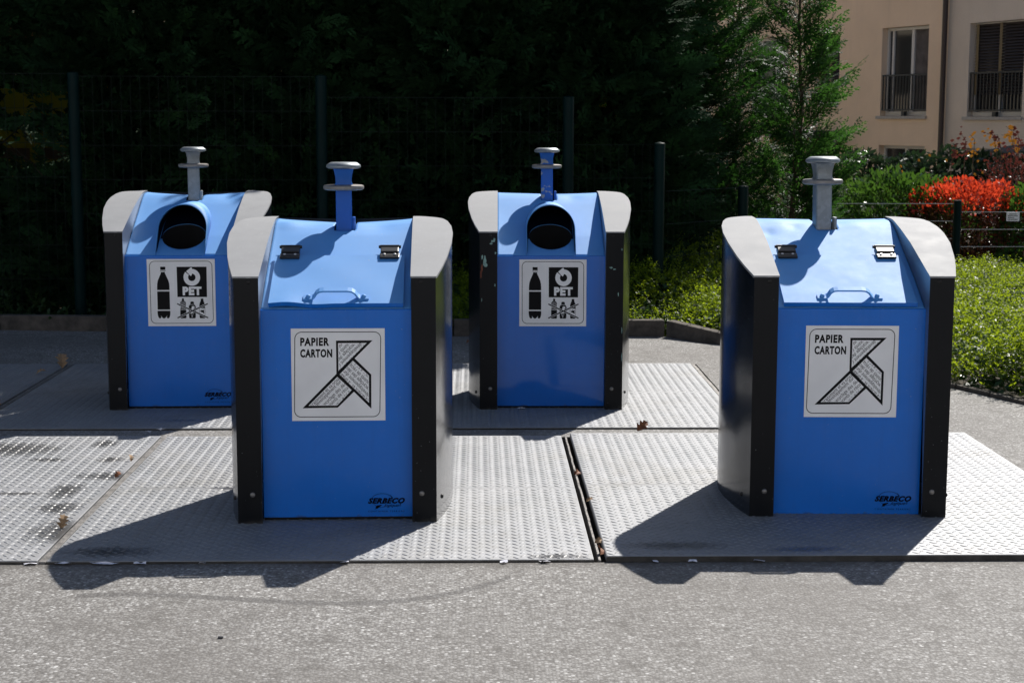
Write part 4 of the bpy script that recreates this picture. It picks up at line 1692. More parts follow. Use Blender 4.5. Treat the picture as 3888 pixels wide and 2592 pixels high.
def conifer(name, x, y, zb, h, rad, label, nfr, mat, lean=0.0, gaps=(), front=True, core=True, taper=0.5, flen=(0.26, 0.50), base_r=None, group=None, trunk_r=0.07, zmax_detail=3.2):
    root = empty(name, (x, y, zb))
    tag(root, label, 'tree', group)
    # trunk and limbs
    mb = MB()
    n = 9
    mb.tube([(lean * (k / (n - 1)) + 0.04 * math.sin(k * 1.3 + x), 0.03 * math.cos(k + x), h * 0.93 * k / (n - 1)) for k in range(n)], [trunk_r * (1 - 0.85 * k / (n - 1)) for k in range(n)], 8)
    limbs = []
    nl = int(h * 7)
    for k in range(nl):
        t = 0.08 + 0.86 * k / nl
        a = RG.uniform(0, 2 * math.pi)
        R = rad * (1 - taper * t) * RG.uniform(0.6, 0.95)
        b = Vector((lean * t, 0, h * 0.93 * t))
        e = b + Vector((math.cos(a) * R, math.sin(a) * R, R * RG.uniform(0.35, 0.8)))
        m1 = (b + e) / 2 - Vector((0, 0, 0.08 * R))
        mb.tube([b, m1, e], [trunk_r * 0.28 * (1 - t * 0.6), trunk_r * 0.2 * (1 - t * 0.6), 0.004], 5, cap=False)
        limbs.append((np.array(b), np.array(e), R))
    mb.build('trunk', M['bark_dark'], root, smooth=50)
    # crown fronds along a shell biased outwards
    t = RG.random(nfr) ** 0.9
    zz = t * h * 0.97
    det = zz + zb < zmax_detail
    # fewer in the part above the frame
    keep = det | (RG.random(nfr) < 0.35)
    zz = zz[keep]
    t = t[keep]
    m = len(zz)
    a = RG.uniform(0, 2 * math.pi, m)
    if front:     # more on the camera side
        fr = RG.random(m) < 0.55
        a = np.where(fr, -math.pi / 2 + RG.normal(0, 0.8, m), a)
    Rm = rad * (1 - taper * t ** 1.3) * (0.93 + 0.14 * np.sin(5 * a + 9 * t + x))
    q = RG.uniform(0.45, 1.0, m) ** 0.6
    R = Rm * q - 0.12
    P = np.stack([lean * t + R * np.cos(a), R * np.sin(a), zz], 1)
    el = RG.uniform(0.05, 0.85, m)
    a2 = a + RG.normal(0, 0.5, m)
    D = np.stack([np.cos(a2) * np.cos(el), np.sin(a2) * np.cos(el), np.sin(el)], 1)
    Ln = RG.uniform(*flen, m)
    Ln = np.where(zz + zb > zmax_detail, Ln * 1.6, Ln)
    W = P + np.array([x, y, zb])
    if len(gaps):
        g = in_gap(W, gaps) | in_gap(W + D * Ln[:, None] * 0.7, gaps)
        P, D, Ln, W = P[~g], D[~g], Ln[~g], W[~g]
    V, F = fronds(P, D, Ln, RG.normal(0, 0.9, len(P)))
    allV, allF = [V], [F]
    if core:
        nc = int(nfr * 2.4)
        t = RG.random(nc)
        a = RG.uniform(0, 2 * math.pi, nc)
        R = rad * (1 - taper * t ** 1.3) * 0.80 * RG.random(nc) ** 0.6
        P = np.stack([lean * t + R * np.cos(a), R * np.sin(a), t * h * 0.95], 1)
        D = RG.normal(0, 1, (nc, 3))
        Ln = np.where(R > rad * 0.5, RG.uniform(0.05, 0.10, nc), RG.uniform(0.12, 0.22, nc))
        if len(gaps):
            W = P + np.array([x, y, zb])
            g = in_gap(W, gaps)
            P, D, Ln = P[~g], D[~g], Ln[~g]
        V2, F2 = leaf_quads(P, D, Ln, 0.7, RG.uniform(0, 6, len(P)))
        allV.append(V2)
        allF.append(F2 + len(V))
    np_mesh('crown', np.concatenate(allV), np.concatenate(allF), mat, root)
    return root


HG = 'cypress trees forming the tall dark hedge'
GAP = [(-20, 175, 195, 272, 0.10), (-20, 160, 292, 388, 0.10), (-30, 95, 62, 112, 0.25), (1345, 1420, 205, 268, 0.12), (1362, 1408, 352, 388, 0.1), (1395, 1440, 240, 300, .5)]
hx = [(-6.4, 'cypress hedge tree at the far left end, outside the yellow glimpse'), (-4.75, 'dark cypress hedge tree at the left edge with yellow showing through'),
      (-3.15, 'dark cypress hedge tree behind the first fence post from the left'), (-1.6, 'dark cypress hedge tree behind the back left bottle bin'),
      (-0.1, 'dark cypress hedge tree between the second and third fence posts'), (0.98, 'thinning cypress hedge tree behind the worn blue post, yellow glints in it')]
for i, (x, lab) in enumerate(hx):
    last = i == len(hx) - 1
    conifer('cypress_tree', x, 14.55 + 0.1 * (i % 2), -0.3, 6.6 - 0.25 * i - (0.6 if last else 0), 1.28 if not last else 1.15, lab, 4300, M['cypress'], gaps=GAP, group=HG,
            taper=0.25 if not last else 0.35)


# right-hand sparse cypress, leaning right, lit edges
def feathery(name, x, y, zb, h, label, branches, mat, trunk_r, lean, blen, dens, seed, zlow=0.3, up=0.55, group=None, flen=(0.10, 0.22), side_bias=0.0):
    """open conifer: trunk, rising limbs, sprays carried along the limbs"""
    r = np.random.default_rng(seed)
    root = empty(name, (x, y, zb))
    tag(root, label, 'tree', group)
    mb = MB()
    n = 12
    tp = [Vector((lean * (k / (n - 1)) ** 1.2 + 0.03 * math.sin(k * 1.1 + seed), 0.02 * math.cos(k * 1.7), h * k / (n - 1))) for k in range(n)]
    mb.tube(tp, [trunk_r * (1 - 0.88 * k / (n - 1)) for k in range(n)], 8)
    P, D, Ln = [], [], []
    for k in range(branches):
        t = zlow / h + (0.99 - zlow / h) * (k + r.uniform(0, 1)) / branches
        i = min(n - 2, int(t * (n - 1)))
        b = tp[i].lerp(tp[i + 1], t * (n - 1) - i)
        a = r.uniform(0, 2 * math.pi)
        if r.random() < side_bias:
            a = r.normal(0, 0.5)
        ln = blen * (1 - t) ** 0.75 * r.uniform(0.65, 1.15) + 0.12
        e = up * r.uniform(0.7, 1.25)
        d = Vector((math.cos(a) * math.cos(e), math.sin(a) * math.cos(e), math.sin(e)))
        m1 = b + d * ln * 0.5 - Vector((0, 0, 0.05 * ln))
        m2 = b + d * ln + Vector((0, 0, 0.05 * ln))
        mb.tube([b, m1, m2], [max(0.005, trunk_r * 0.3 * (1 - t)), 0.005, 0.002], 5, cap=False)
        ns = max(3, int(dens * ln))
        for s in range(ns):
            q = 0.15 + 0.9 * s / ns
            p = (b.lerp(m1, q * 2) if q < 0.5 else m1.lerp(m2, (q - 0.5) * 2))
            az = a + (1 if s % 2 else -1) * r.uniform(0.3, 1.0)
            ee = e * r.uniform(0.5, 1.4) + r.uniform(-0.2, 0.3)
            P.append(tuple(p))
            D.append((math.cos(az) * math.cos(ee), math.sin(az) * math.cos(ee), math.sin(ee)))
            Ln.append(r.uniform(*flen) * (1.15 - 0.5 * q))
    P, D, Ln = np.array(P), np.array(D), np.array(Ln)
    V, F = fronds(P, D, Ln, r.normal(0, 0.9, len(P)), TEMPL_S, 0.1, r)
    mb.build('trunk', M['bark'], root, smooth=50)
    np_mesh('crown', V, F, mat, root)
    return root


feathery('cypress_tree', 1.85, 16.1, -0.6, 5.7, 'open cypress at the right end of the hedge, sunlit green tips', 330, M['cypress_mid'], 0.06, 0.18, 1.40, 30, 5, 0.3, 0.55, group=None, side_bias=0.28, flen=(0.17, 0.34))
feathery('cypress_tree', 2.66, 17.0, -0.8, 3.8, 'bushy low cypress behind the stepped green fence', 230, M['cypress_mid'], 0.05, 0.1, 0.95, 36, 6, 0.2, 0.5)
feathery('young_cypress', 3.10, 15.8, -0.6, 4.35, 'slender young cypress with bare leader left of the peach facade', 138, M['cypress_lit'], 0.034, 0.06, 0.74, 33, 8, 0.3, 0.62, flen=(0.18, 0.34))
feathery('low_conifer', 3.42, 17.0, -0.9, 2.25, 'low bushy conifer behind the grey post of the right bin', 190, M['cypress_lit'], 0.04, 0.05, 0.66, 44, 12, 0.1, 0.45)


# ------------------------------------------------------------------ shrubs and ground cover
def shrub_leaves(name, boxf, n, mat, ln, wid=0.45, up=0.5, parent=None, seed=1):
    """leaves spread through a volume given by sampler boxf(rng, n) -> points, outward dirs"""
    r = np.random.default_rng(seed)
    P, D = boxf(r, n)
    D = D + r.normal(0, 0.55, D.shape)
    D[:, 2] += up * r.random(len(D))
    L_ = r.uniform(ln * 0.65, ln * 1.25, len(P))
    V, F = leaf_quads(P, D, L_, wid, r.uniform(-1.5, 1.5, len(P)))
    return V, F


def ellipsoid(cx, cy, cz, rx, ry, rz, flat=1.0):
    def f(r, n):
        d = r.normal(0, 1, (n, 3))
        d /= np.linalg.norm(d, axis=1, keepdims=True)
        q = r.uniform(0.25, 1, n) ** 0.35
        lump = 1 + 0.10 * np.sin(7 * d[:, 0] + 3) * np.sin(6 * d[:, 2] + 1) + 0.06 * np.sin(15 * d[:, 0] + 9 * d[:, 1])
        P = d * (q * lump)[:, None] * np.array([rx, ry, rz]) + np.array([cx, cy, cz])
        return P, d
    return f


def twigs(root, cx, cy, z0, rx, ry, rz, n, mat, r0=0.012):
    mb = MB()
    for k in range(n):
        a = random.uniform(0, 2 * math.pi)
        q = random.uniform(0.3, 0.95)
        e = Vector((cx + rx * q * math.cos(a), cy + ry * q * math.sin(a), z0 + rz * random.uniform(0.9, 1.8)))
        b = Vector((cx + 0.15 * rx * math.cos(a), cy + 0.15 * ry * math.sin(a), z0))
        mb.tube([b, b.lerp(e, 0.5) + Vector((0, 0, 0.1 * rz)), e], [r0, r0 * 0.6, r0 * 0.2], 5, cap=False)
    return mb.build('stems', mat, root)


def shrub(name, label, cx, cy, cz, rx, ry, rz, n, mat, ln, wid=0.45, seed=1, group=None, up=0.5, second=None):
    root = empty(name, (cx, cy, cz - rz))
    tag(root, label, 'shrub', group)
    V, F = shrub_leaves('x', ellipsoid(0, 0, rz, rx, ry, rz), n, mat, ln, wid, up, seed=seed)
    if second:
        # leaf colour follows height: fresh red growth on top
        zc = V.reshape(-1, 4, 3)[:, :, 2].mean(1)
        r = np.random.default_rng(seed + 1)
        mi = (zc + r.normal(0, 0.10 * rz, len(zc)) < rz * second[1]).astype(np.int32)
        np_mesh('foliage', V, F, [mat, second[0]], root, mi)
    else:
        np_mesh('foliage', V, F, mat, root)
    twigs(root, 0, 0, 0, rx, ry, rz, 14, M['bark_dark'])
    return root


# laurel (glossy green), photinia (red), berberis (dark red), green shrub at the frame edge
a = at(2060, 445, 20.5)
shrub('laurel_shrub', 'glossy green laurel shrub left of the red shrub', a.x + 0.12, 20.8, 0.15, 1.0, 0.8, 0.80, 7000, M['laurel'], 0.095, 0.55, 2)
a = at(2185, 440, 20)
shrub('photinia_shrub', 'bright red leaved shrub above the garden fence', a.x + 0.36, 20.3, 0.36, 0.86, 0.7, 0.50, 7000, M['red_leaf'], 0.065, 0.55, 3, second=(M['red_under'], 1.28))
a = at(2300, 400, 20.4)
shrub('berberis_shrub', 'dark red berberis shrub right of the bright red shrub', a.x + 0.46, 20.9, 0.32, 0.62, 0.7, 0.98, 5200, M['berberis'], 0.042, 0.5, 4, up=1.0)
a = at(2345, 430, 19.6)
shrub('laurel_shrub', 'green shrub cut by the right edge of the picture', a.x + 0.38, 19.8, 0.15, 0.6, 0.55, 0.72, 3000, M['laurel'], 0.095, 0.55, 5)
shrub('laurel_shrub', 'dark laurel shrub low behind the right bin and young cypress', 4.15, 20.4, -0.1, 0.75, 0.7, 0.75, 3500, M['laurel'], 0.095, 0.55, 6)


def hedge_box(name, label, x0, x1, y, w, z0, z1, n, mat, ln, seed, flowers=0):
    root = empty(name, ((x0 + x1) / 2, y, z0))
    tag(root, label, 'hedge')
    r = np.random.default_rng(seed)
    P = np.stack([r.uniform(x0, x1, n), y + w * (r.random(n) ** 2) * np.where(r.random(n) < 0.7, 1, -1) * 0.5, z0 + (z1 - z0) * r.random(n) ** 0.7], 1)
    P[:, 2] += 0.07 * np.sin(P[:, 0] * 3.1) + 0.05 * np.sin(P[:, 0] * 8.3)
    D = np.stack([r.normal(0, 0.8, n), -np.abs(r.normal(0.5, 0.5, n)), r.normal(0.4, 0.5, n)], 1)
    V, F = leaf_quads(P - np.array(root.location), D, r.uniform(ln * 0.7, ln * 1.3, n), 0.5, r.uniform(-1.5, 1.5, n))
    np_mesh('foliage', V, F, mat, root)
    mb = MB()
    mb.box(x0 - root.location.x, x1 - root.location.x, -w * 0.25, w * 0.25, 0, (z1 - z0) * 0.7)
    mb.build('dense_core', M['dark_leaf'], root)
    for k in range(flowers):
        mb = MB()
        x, z = r.uniform(x0 + (x1 - x0) * 0.15, x1), z0 + (z1 - z0) * r.uniform(0.55, 1.05)
        c = Vector((x, y - w * 0.55, z)) - Vector(root.location)
        for q in range(6):
            s = r.uniform(0.022, 0.035)
            ang = q * math.pi / 3
            o = Vector((math.cos(ang) * s * 0.8, -0.004 * q, math.sin(ang) * s * 0.8))
            mb.add([c, c + o * 0.6 + Vector((-o.z, 0, o.x)) * 0.4, c + o * 1.4 + Vector((0, -0.01, 0)), c + o * 0.6 - Vector((-o.z, 0, o.x)) * 0.4], [(0, 1, 2, 3)])
        mb.build('flower', M['flower'], root)
    return root


a, b = at(1930, 352, 29), at(2340, 352, 29)
hedge_box('garden_hedge', 'long dark hedge with orange flowers before the house walls', a.x, b.x + 0.6, 29.0, 1.2, -1.5, 1.0, 9000, M['dark_leaf'], 0.13, 21, flowers=26)

# sprigs with yellow leaves rising over the far hedge
root = empty('shrub_sprigs', (10.2, 28.0, 0.5))
tag(root, 'thin arching twigs with yellow and red leaves against the beige wall', 'shrub')
mb, lv = MB(), MB()
for k, (u0, u1, v0, v1) in enumerate([(2290, 2255, 350, 303), (2300, 2268, 345, 308), (2330, 2310, 350, 290), (2215, 2205, 370, 305), (2235, 2228, 365, 310), (2340, 2322, 345, 298), (2330, 2300, 350, 310), (2185, 2190, 375, 335)]):
    p0, p1 = at(u0, v0, 27.5) - Vector(root.location), at(u1, v1, 27.5) - Vector(root.location)
    m = p0.lerp(p1, 0.5) + Vector((0.05, 0, 0.12))
    mb.tube([p0 - Vector((0, 0, 1.0)), p0, m, p1], [0.009, 0.007, 0.005, 0.003], 5)
    for q in range(16):
        t = q / 16
        c = p0.lerp(p1, t) + Vector((random.gauss(0.03, 0.04), 0, random.gauss(0.05, 0.03)))
        s = random.uniform(0.02, 0.045)
        lv.add([c + Vector(p) * s for p in ((-1, 0, 0), (0, -0.3, 0.7), (1, 0, 0.2), (0, 0.3, -0.7))], [(0, 3, 2, 1)], k % 2)
mb.build('stems', M['bark'], root)
lv.build('foliage', [M['flower'], M['berberis']], root)


def bed_cover(name, poly_fn, n, ln, seed, hz, mat, clump=0.16):
    """dense low shrubs: leaves on short wiry shoots"""
    r = np.random.default_rng(seed)
    P, D = [], []
    nsh = n // 9
    X, Y = poly_fn(r, nsh)
    g = np.array([hgt(a, b) for a, b in zip(X, Y)])
    top = hz(X, Y) + 0.05 * np.sin(X * 5.1 + 1) * np.cos(Y * 4.3) + 0.060 * np.sin(X * 9 + Y * 3) * np.sin(Y * 8 - X * 2)
    # shoots: start below the surface, rise and lean
    z0 = top - r.uniform(0.03, clump, nsh)
    az = r.uniform(0, 2 * math.pi, nsh)
    el = r.uniform(0.2, 1.3, nsh)
    d = np.stack([np.cos(az) * np.cos(el), np.sin(az) * np.cos(el), np.sin(el)], 1)
    L0 = r.uniform(0.06, 0.15, nsh)
    base = np.stack([X, Y, z0], 1)
    for k in range(9):
        t = (k + 0.5) / 9
        p = base + d * (L0 * t)[:, None]
        aa = az + (1 if k % 2 else -1) * r.uniform(0.6, 1.5, nsh)
        dd = np.stack([np.cos(aa) * 0.8, np.sin(aa) * 0.8, r.uniform(-0.35, 1.1, nsh)], 1)
        P.append(p)
        D.append(dd)
    P, D = np.concatenate(P), np.concatenate(D)
    V, F = leaf_quads(P, D, r.uniform(ln * 0.7, ln * 1.3, len(P)), 0.55, r.uniform(-0.9, 0.9, len(P)))
    o = np_mesh(name, V, F, mat)
    tag(o, kind='stuff')
    return o


kp = [(-3.69, 12.46), (-0.18, 12.08), (1.42, 12.04), (1.79, 11.61), (2.30, 10.74), (2.92, 9.67), (3.16, 9.10), (3.6, 8.08), (4.2, 6.7)]


def kerb_x(y):
    """x of the kerb line for a y on the right flank"""
    q = kp[2:]
    ys = [p[1] for p in q][::-1]
    xs = [p[0] for p in q][::-1]
    return np.interp(y, ys, xs)


def right_bed(r, n):
    Y = r.uniform(7.5, 17.5, n)
    x0 = np.where(Y < 12.04, kerb_x(Y) + 0.10, 1.55)
    x1 = np.minimum(Y * 0.40 + 0.6, 7.6)
    X = x0 + (x1 - x0) * r.random(n)
    return X, Y


def mid_bed(r, n):
    Y = 12.13 + 3.3 * r.random(n) ** 1.25
    X = r.uniform(-0.3, 3.0, n)
    return X, Y


def hz_right(X, Y):
    d = np.clip((X - kerb_x(np.clip(Y, 7, 12.0))) / 0.35, 0, 1)
    return 0.02 + 0.24 * d ** 0.7 - 0.012 * np.clip(Y - 10, 0, 9) - 0.03 * np.clip(X - 3.5, 0, 4)


def hz_mid(X, Y):
    return 0.18 + 0.14 * np.clip((Y - 12.15) / 0.7, 0, 1) + 0.24 * np.clip((Y - 12.7) / 1.8, 0, 1)


bed_cover('ground_cover', right_bed, 170000, 0.025, 31, hz_right, M['cover'])
bed_cover('ground_cover', mid_bed, 110000, 0.022, 32, hz_mid, M['cover'], 0.3)


# under-storey mats so soil never shows: dark leafy layer
def under_layer(name, poly_fn, n, seed, hz, drop):
    r = np.random.default_rng(seed)
    X, Y = poly_fn(r, n)
    P = np.stack([X, Y, hz(X, Y) - drop * r.uniform(0.6, 1.6, n)], 1)
    D = r.normal(0, 1, (n, 3))
    D[:, 2] *= 0.4
    V, F = leaf_quads(P, D, r.uniform(0.04, 0.07, n), 0.6, r.uniform(-1, 1, n))
    tag(np_mesh(name, V, F, M['ivy']), kind='stuff')


under_layer('undergrowth', right_bed, 26000, 41, hz_right, 0.10)
under_layer('undergrowth', mid_bed, 12000, 42, hz_mid, 0.14)


def ivy_strip(r, n):
    X = r.uniform(-6, 1.0, n)
    Y = 12.55 - 0.115 * (X + 3.69) * (X < 0) - 0.42 * (X >= 0) + r.uniform(0.0, 0.9, n)
    return X, Y


def hz_ivy(X, Y):
    return 0.04 + 0.14 * np.maximum(0, np.sin(X * 2.3 + 1.0) * np.sin(X * 5.1)) + 0.05 * np.sin(X * 17 + Y * 9)


bed_cover('ivy_cover', ivy_strip, 7000, 0.045, 33, hz_ivy, M['ivy'], 0.10)

# ------------------------------------------------------------------ things behind the hedge
root = empty('yellow_container', (-1.6, 16.6, -0.6))
tag(root, 'long yellow container glimpsed through gaps in the hedge', 'container')
mb = MB()
mb.box(-4.2, 3.05, 0.0, 1.9, 0.35, 2.62)
mb.build('body', M['yellow'], root, bevel=0.02)
for k in range(13):
    mb = MB()
    x = -4.1 + k * 0.59
    mb.box(x, x + 0.07, -0.05, -0.003, 0.36, 2.6)
    mb.build('rib', M['yellow'], root)
mb = MB()
mb.box(-4.2, 3.05, -0.035, -0.003, 1.86 - 0.06, 1.86 + 0.05)
mb.build('rail', M['brown_board'], root)
mb = MB()
for x in (-3.9, -1.5, 0.8, 2.7):
    mb.box(x, x + 0.2, 0.1, 1.8, -0.6, 0.349)
mb.build('skids', M['railing'], root)
p = at(60, 85, 17.5)
mb = MB()
mb.box(p.x - 1.4, p.x + 0.35, 17.5, 17.6, p.z - 0.14, p.z + 0.14)
mb.box(p.x - 1.2, p.x - 1.1, 17.601, 17.7, -0.5, p.z + 0.1)
mb.box(p.x + 0.1, p.x + 0.2, 17.601, 17.7, -0.5, p.z + 0.1)
tag(mb.build('wooden_board', M['brown_board']), 'dark brown board behind the hedge in the top left corner', 'board')


# ------------------------------------------------------------------ houses
FO = at(3600 / S, 449 / S, 38.0)
FO.z = 0
FT = Vector((0.381, -0.925, 0)).normalized()       # along the facade, to the right and nearer
FN = Vector((-0.925, -0.381, 0)).normalized()      # outward normal


def fac(u, v):
    """full-size photo pixel -> (s, z) on the facade plane"""
    R = ray(u, v)
    o = Vector((0, 0, CAM_H))
    t = (FO - o).dot(FN) / R.dot(FN)
    P = o + R * t
    return (P - FO).dot(FT), P.z


def FP(s, z, d=0.0):
    """facade coordinates -> world, d metres behind the wall face"""
    p = FO + FT * s - FN * d
    return Vector((p.x, p.y, z))


def fbox(mb, s0, s1, z0, z1, d0, d1, mi=0):
    vs = [FP(s, z, d) for z in (z0, z1) for d in (d0, d1) for s in (s0, s1)]
    mb.add(vs, [(0, 1, 3, 2), (4, 6, 7, 5), (0, 4, 5, 1), (2, 3, 7, 6), (0, 2, 6, 4), (1, 5, 7, 3)], mi)


def local(root, mb):
    l = root.location
    mb.v = [(a - l.x, b - l.y, c - l.z) for a, b, c in mb.v]
    return mb


def facade(root, s0, s1, z0, z1, opens, mat):
    """wall with real openings; opens = list of (sa, sb, za, zb)"""
    ss = sorted(set([s0, s1] + [o[0] for o in opens] + [o[1] for o in opens]))
    zs = sorted(set([z0, z1] + [o[2] for o in opens] + [o[3] for o in opens]))
    mb = MB()
    for a, b in zip(ss, ss[1:]):
        for c, d in zip(zs, zs[1:]):
            m, n = (a + b) / 2, (c + d) / 2
            if any(o[0] < m < o[1] and o[2] < n < o[3] for o in opens):
                continue
            mb.add([FP(a, c), FP(b, c), FP(b, d), FP(a, d)], [(0, 1, 2, 3)])
    for sa, sb, za, zb in opens:
        D = 0.32
        mb.add([FP(sa, za), FP(sa, zb), FP(sa, zb, D), FP(sa, za, D)], [(0, 1, 2, 3)])
        mb.add([FP(sb, za), FP(sb, zb), FP(sb, zb, D), FP(sb, za, D)], [(3, 2, 1, 0)])
        mb.add([FP(sa, zb), FP(sb, zb), FP(sb, zb, D), FP(sa, zb, D)], [(0, 1, 2, 3)])
        mb.add([FP(sa, za), FP(sb, za), FP(sb, za, D), FP(sa, za, D)], [(3, 2, 1, 0)])
    # ends and back
    mb.add([FP(s0, z0), FP(s0, z1), FP(s0, z1, 9), FP(s0, z0, 9)], [(0, 1, 2, 3)])
    mb.add([FP(s1, z0), FP(s1, z1), FP(s1, z1, 9), FP(s1, z0, 9)], [(3, 2, 1, 0)])
    mb.add([FP(s0, z0, 9), FP(s1, z0, 9), FP(s1, z1, 9), FP(s0, z1, 9)], [(3, 2, 1, 0)])
    return local(root, mb).build('wall', mat, root)


def window_unit(root, sa, sb, za, zb, style):
    D = 0.16
    w = sb - sa
    mb = MB()
    fw = 0.075
    fr = M['white_frame']
    fbox(mb, sa + 0.005, sb - 0.005, za + 0.005, za + 0.11, D, D + 0.08)
    fbox(mb, sa + 0.005, sb - 0.005, zb - fw, zb - 0.005, D, D + 0.08)
    fbox(mb, sa + 0.005, sa + fw, za + 0.111, zb - fw - 0.001, D, D + 0.08)
    fbox(mb, sb - fw, sb - 0.005, za + 0.111, zb - fw - 0.001, D, D + 0.08)
    mid = sa + w * (0.56 if style == 'curtain' else 0.5)
    fbox(mb, mid - 0.05, mid + 0.05, za + 0.111, zb - fw - 0.001, D + 0.002, D + 0.075)
    if style == 'curtain':
        fbox(mb, sa + fw + 0.12, sa + fw + 0.19, za + 0.112, zb - fw - 0.002, D + 0.01, D + 0.07)
    win = local(root, mb).build('window', fr, root)
    mb = MB()
    fbox(mb, sa + 0.03, sb - 0.03, za + 0.03, zb - 0.03, D + 0.05, D + 0.06)
    local(root, mb).build('pane', M['glass'], win)
    if style == 'curtain':
        mb = MB()
        n = 24
        for k in range(n):
            a, b = mid + 0.06 + (sb - fw - mid - 0.07) * k / n, mid + 0.06 + (sb - fw - mid - 0.07) * (k + 1) / n
            mb.add([FP(a, za + 0.12, D + 0.045 - 0.012 * (k % 2)), FP(b, za + 0.12, D + 0.045 - 0.012 * ((k + 1) % 2)), FP(b, zb - 0.09, D + 0.045 - 0.012 * ((k + 1) % 2)), FP(a, zb - 0.09, D + 0.045 - 0.012 * (k % 2))], [(0, 1, 2, 3)])
        local(root, mb).build('curtain', M['curtain'], win)
    if style == 'blind':
        mb = MB()
        zlow = za + (zb - za) * 0.235
        n = 24
        for k in range(n):
            z = zlow + (zb - 0.02 - zlow) * k / n
            h = (zb - zlow) / n
            mb.add([FP(sa + 0.06, z, 0.10), FP(sb - 0.06, z, 0.10), FP(sb - 0.06, z + h * 0.78, 0.145), FP(sa + 0.06, z + h * 0.78, 0.145)], [(0, 1, 2, 3)])
        local(root, mb).build('blind', M['blind'], win)
        mb = MB()
        for f in (0.07, 0.5):
            s = sa + w * f
            fbox(mb, s, s + 0.09, zlow, zb - 0.03, 0.085, 0.093)
        local(root, mb).build('blind_guide', M['blind_rail'], win)
    return win


def railing(root, sa, sb, z0, z1):
    mb = MB()
    fbox(mb, sa, sb, z1 - 0.04, z1, 0.02, 0.06)
    fbox(mb, sa, sb, z0, z0 + 0.035, 0.02, 0.06)
    n = 15
    for k in range(n + 1):
        s = sa + (sb - sa - 0.025) * k / n
        fbox(mb, s, s + 0.025, z0 + 0.036, z1 - 0.041, 0.028, 0.052)
    m = (sa + sb) / 2
    fbox(mb, m - 0.06, m + 0.06, z0 - 0.14, z0 - 0.02, 0.0, 0.09)
    local(root, mb).build('balcony_rail', M['railing'], root)


def sill(root, sa, sb, z):
    mb = MB()
    fbox(mb, sa - 0.10, sb + 0.04, z - 0.07, z, -0.06, 0.15)
    local(root, mb).build('sill', M['sill'], root)


def roof(root, s0, s1, z):
    mb = MB()
    for k in range(1):
        A = [FP(s0 - 0.3, z, -0.6), FP(s1 + 0.3, z, -0.6), FP(s1 + 0.3, z + 2.0, 4.5), FP(s0 - 0.3, z + 2.0, 4.5), FP(s1 + 0.3, z, 9.6), FP(s0 - 0.3, z, 9.6)]
        B = [p + Vector((0, 0, 0.18)) for p in A]
        mb.add(A + B, [(1, 0, 3, 2), (2, 3, 5, 4), (6, 7, 8, 9), (9, 8, 10, 11), (0, 1, 7, 6), (5, 11, 10, 4), (0, 6, 9, 3), (3, 9, 11, 5), (1, 2, 8, 7), (2, 4, 10, 8)])
    local(root, mb).build('roof', M['tile'], root)


s_pipe, _ = fac(3590, 440)
w1 = (fac(3353, 300)[0] - 0.02, fac(3523, 300)[0], fac(3353, 440)[1], fac(3353, 106)[1])
w1 = (fac(3346, 270)[0], fac(3522, 270)[0], fac(3515, 441)[1], fac(3529, 94)[1])
ww = w1[1] - w1[0]
w0 = (fac(2856, 270)[0], fac(2856, 270)[0] + ww, w1[2], w1[3])
wb = (fac(3187, 270)[0] - ww * 0.62, fac(3187, 270)[0], w1[2] + 0.25, w1[3] - 0.05)
g1 = (fac(3336, 560)[0], fac(3511, 560)[0], -1.3, fac(3511, 556)[1])
h1 = empty('terraced_house', FP(s_pipe - 6, -1.6, 4))
tag(h1, 'peach rendered house with tall windows and dark window railings', 'house')
facade(h1, s_pipe - 14.0, s_pipe - 0.0, -1.7, 7.4, [w0, wb, w1, g1], M['peach'])
window_unit(h1, *w1, 'curtain')
window_unit(h1, *w0, 'curtain')
window_unit(h1, *wb, 'blind')
window_unit(h1, *g1, 'plain')
railing(h1, w1[0] + 0.03, w1[1] - 0.03, fac(3518, 420)[1], fac(3518, 279)[1])
railing(h1, w0[0] + 0.03, w0[1] - 0.03, fac(3518, 420)[1], fac(3518, 279)[1])
sill(h1, w1[0], w1[1], w1[2])
sill(h1, w0[0], w0[1], w0[2])
roof(h1, s_pipe - 14, s_pipe, 7.4)
# porch roof
mb = MB()
ps, pz = fac(3170, 520)
fbox(mb, ps - 1.8, ps + 0.45, pz - 0.02, pz + 0.16, -1.0, 0.0, 0)
local(h1, mb).build('porch_roof', M['awning'], h1)
mb = MB()
fbox(mb, ps - 1.7, ps + 0.35, pz - 0.22, pz - 0.021, -0.9, -0.05)
local(h1, mb).build('porch_beam', M['timber'], h1)
# downpipe belongs to the peach house
mb = MB()
mb.tube([FP(s_pipe + 0.0, -1.6, -0.12), FP(s_pipe + 0.0, 7.4, -0.12)], 0.062, 12)
local(h1, mb).build('downpipe', M['pipe'], h1, smooth=50)

w2 = (fac(3677, 270)[0], fac(3886, 270)[0], fac(3876, 444)[1], fac(3888, 73)[1])
g2 = (fac(3662, 565)[0], fac(3850, 565)[0], -1.3, fac(3800, 566)[1])
h2 = empty('terraced_house', FP(s_pipe + 6, -1.6, 4))
tag(h2, 'beige grey rendered house at the right edge with lowered blinds', 'house')
facade(h2, s_pipe + 0.002, s_pipe + 9.0, -1.7, 7.4, [w2, g2], M['beige'])
window_unit(h2, *w2, 'blind')
window_unit(h2, *g2, 'plain')
railing(h2, w2[0] + 0.03, w2[1] - 0.03, fac(3870, 422)[1], fac(3870, 268)[1])
sill(h2, w2[0], w2[1], w2[2])
roof(h2, s_pipe + 0.61, s_pipe + 9, 7.4)

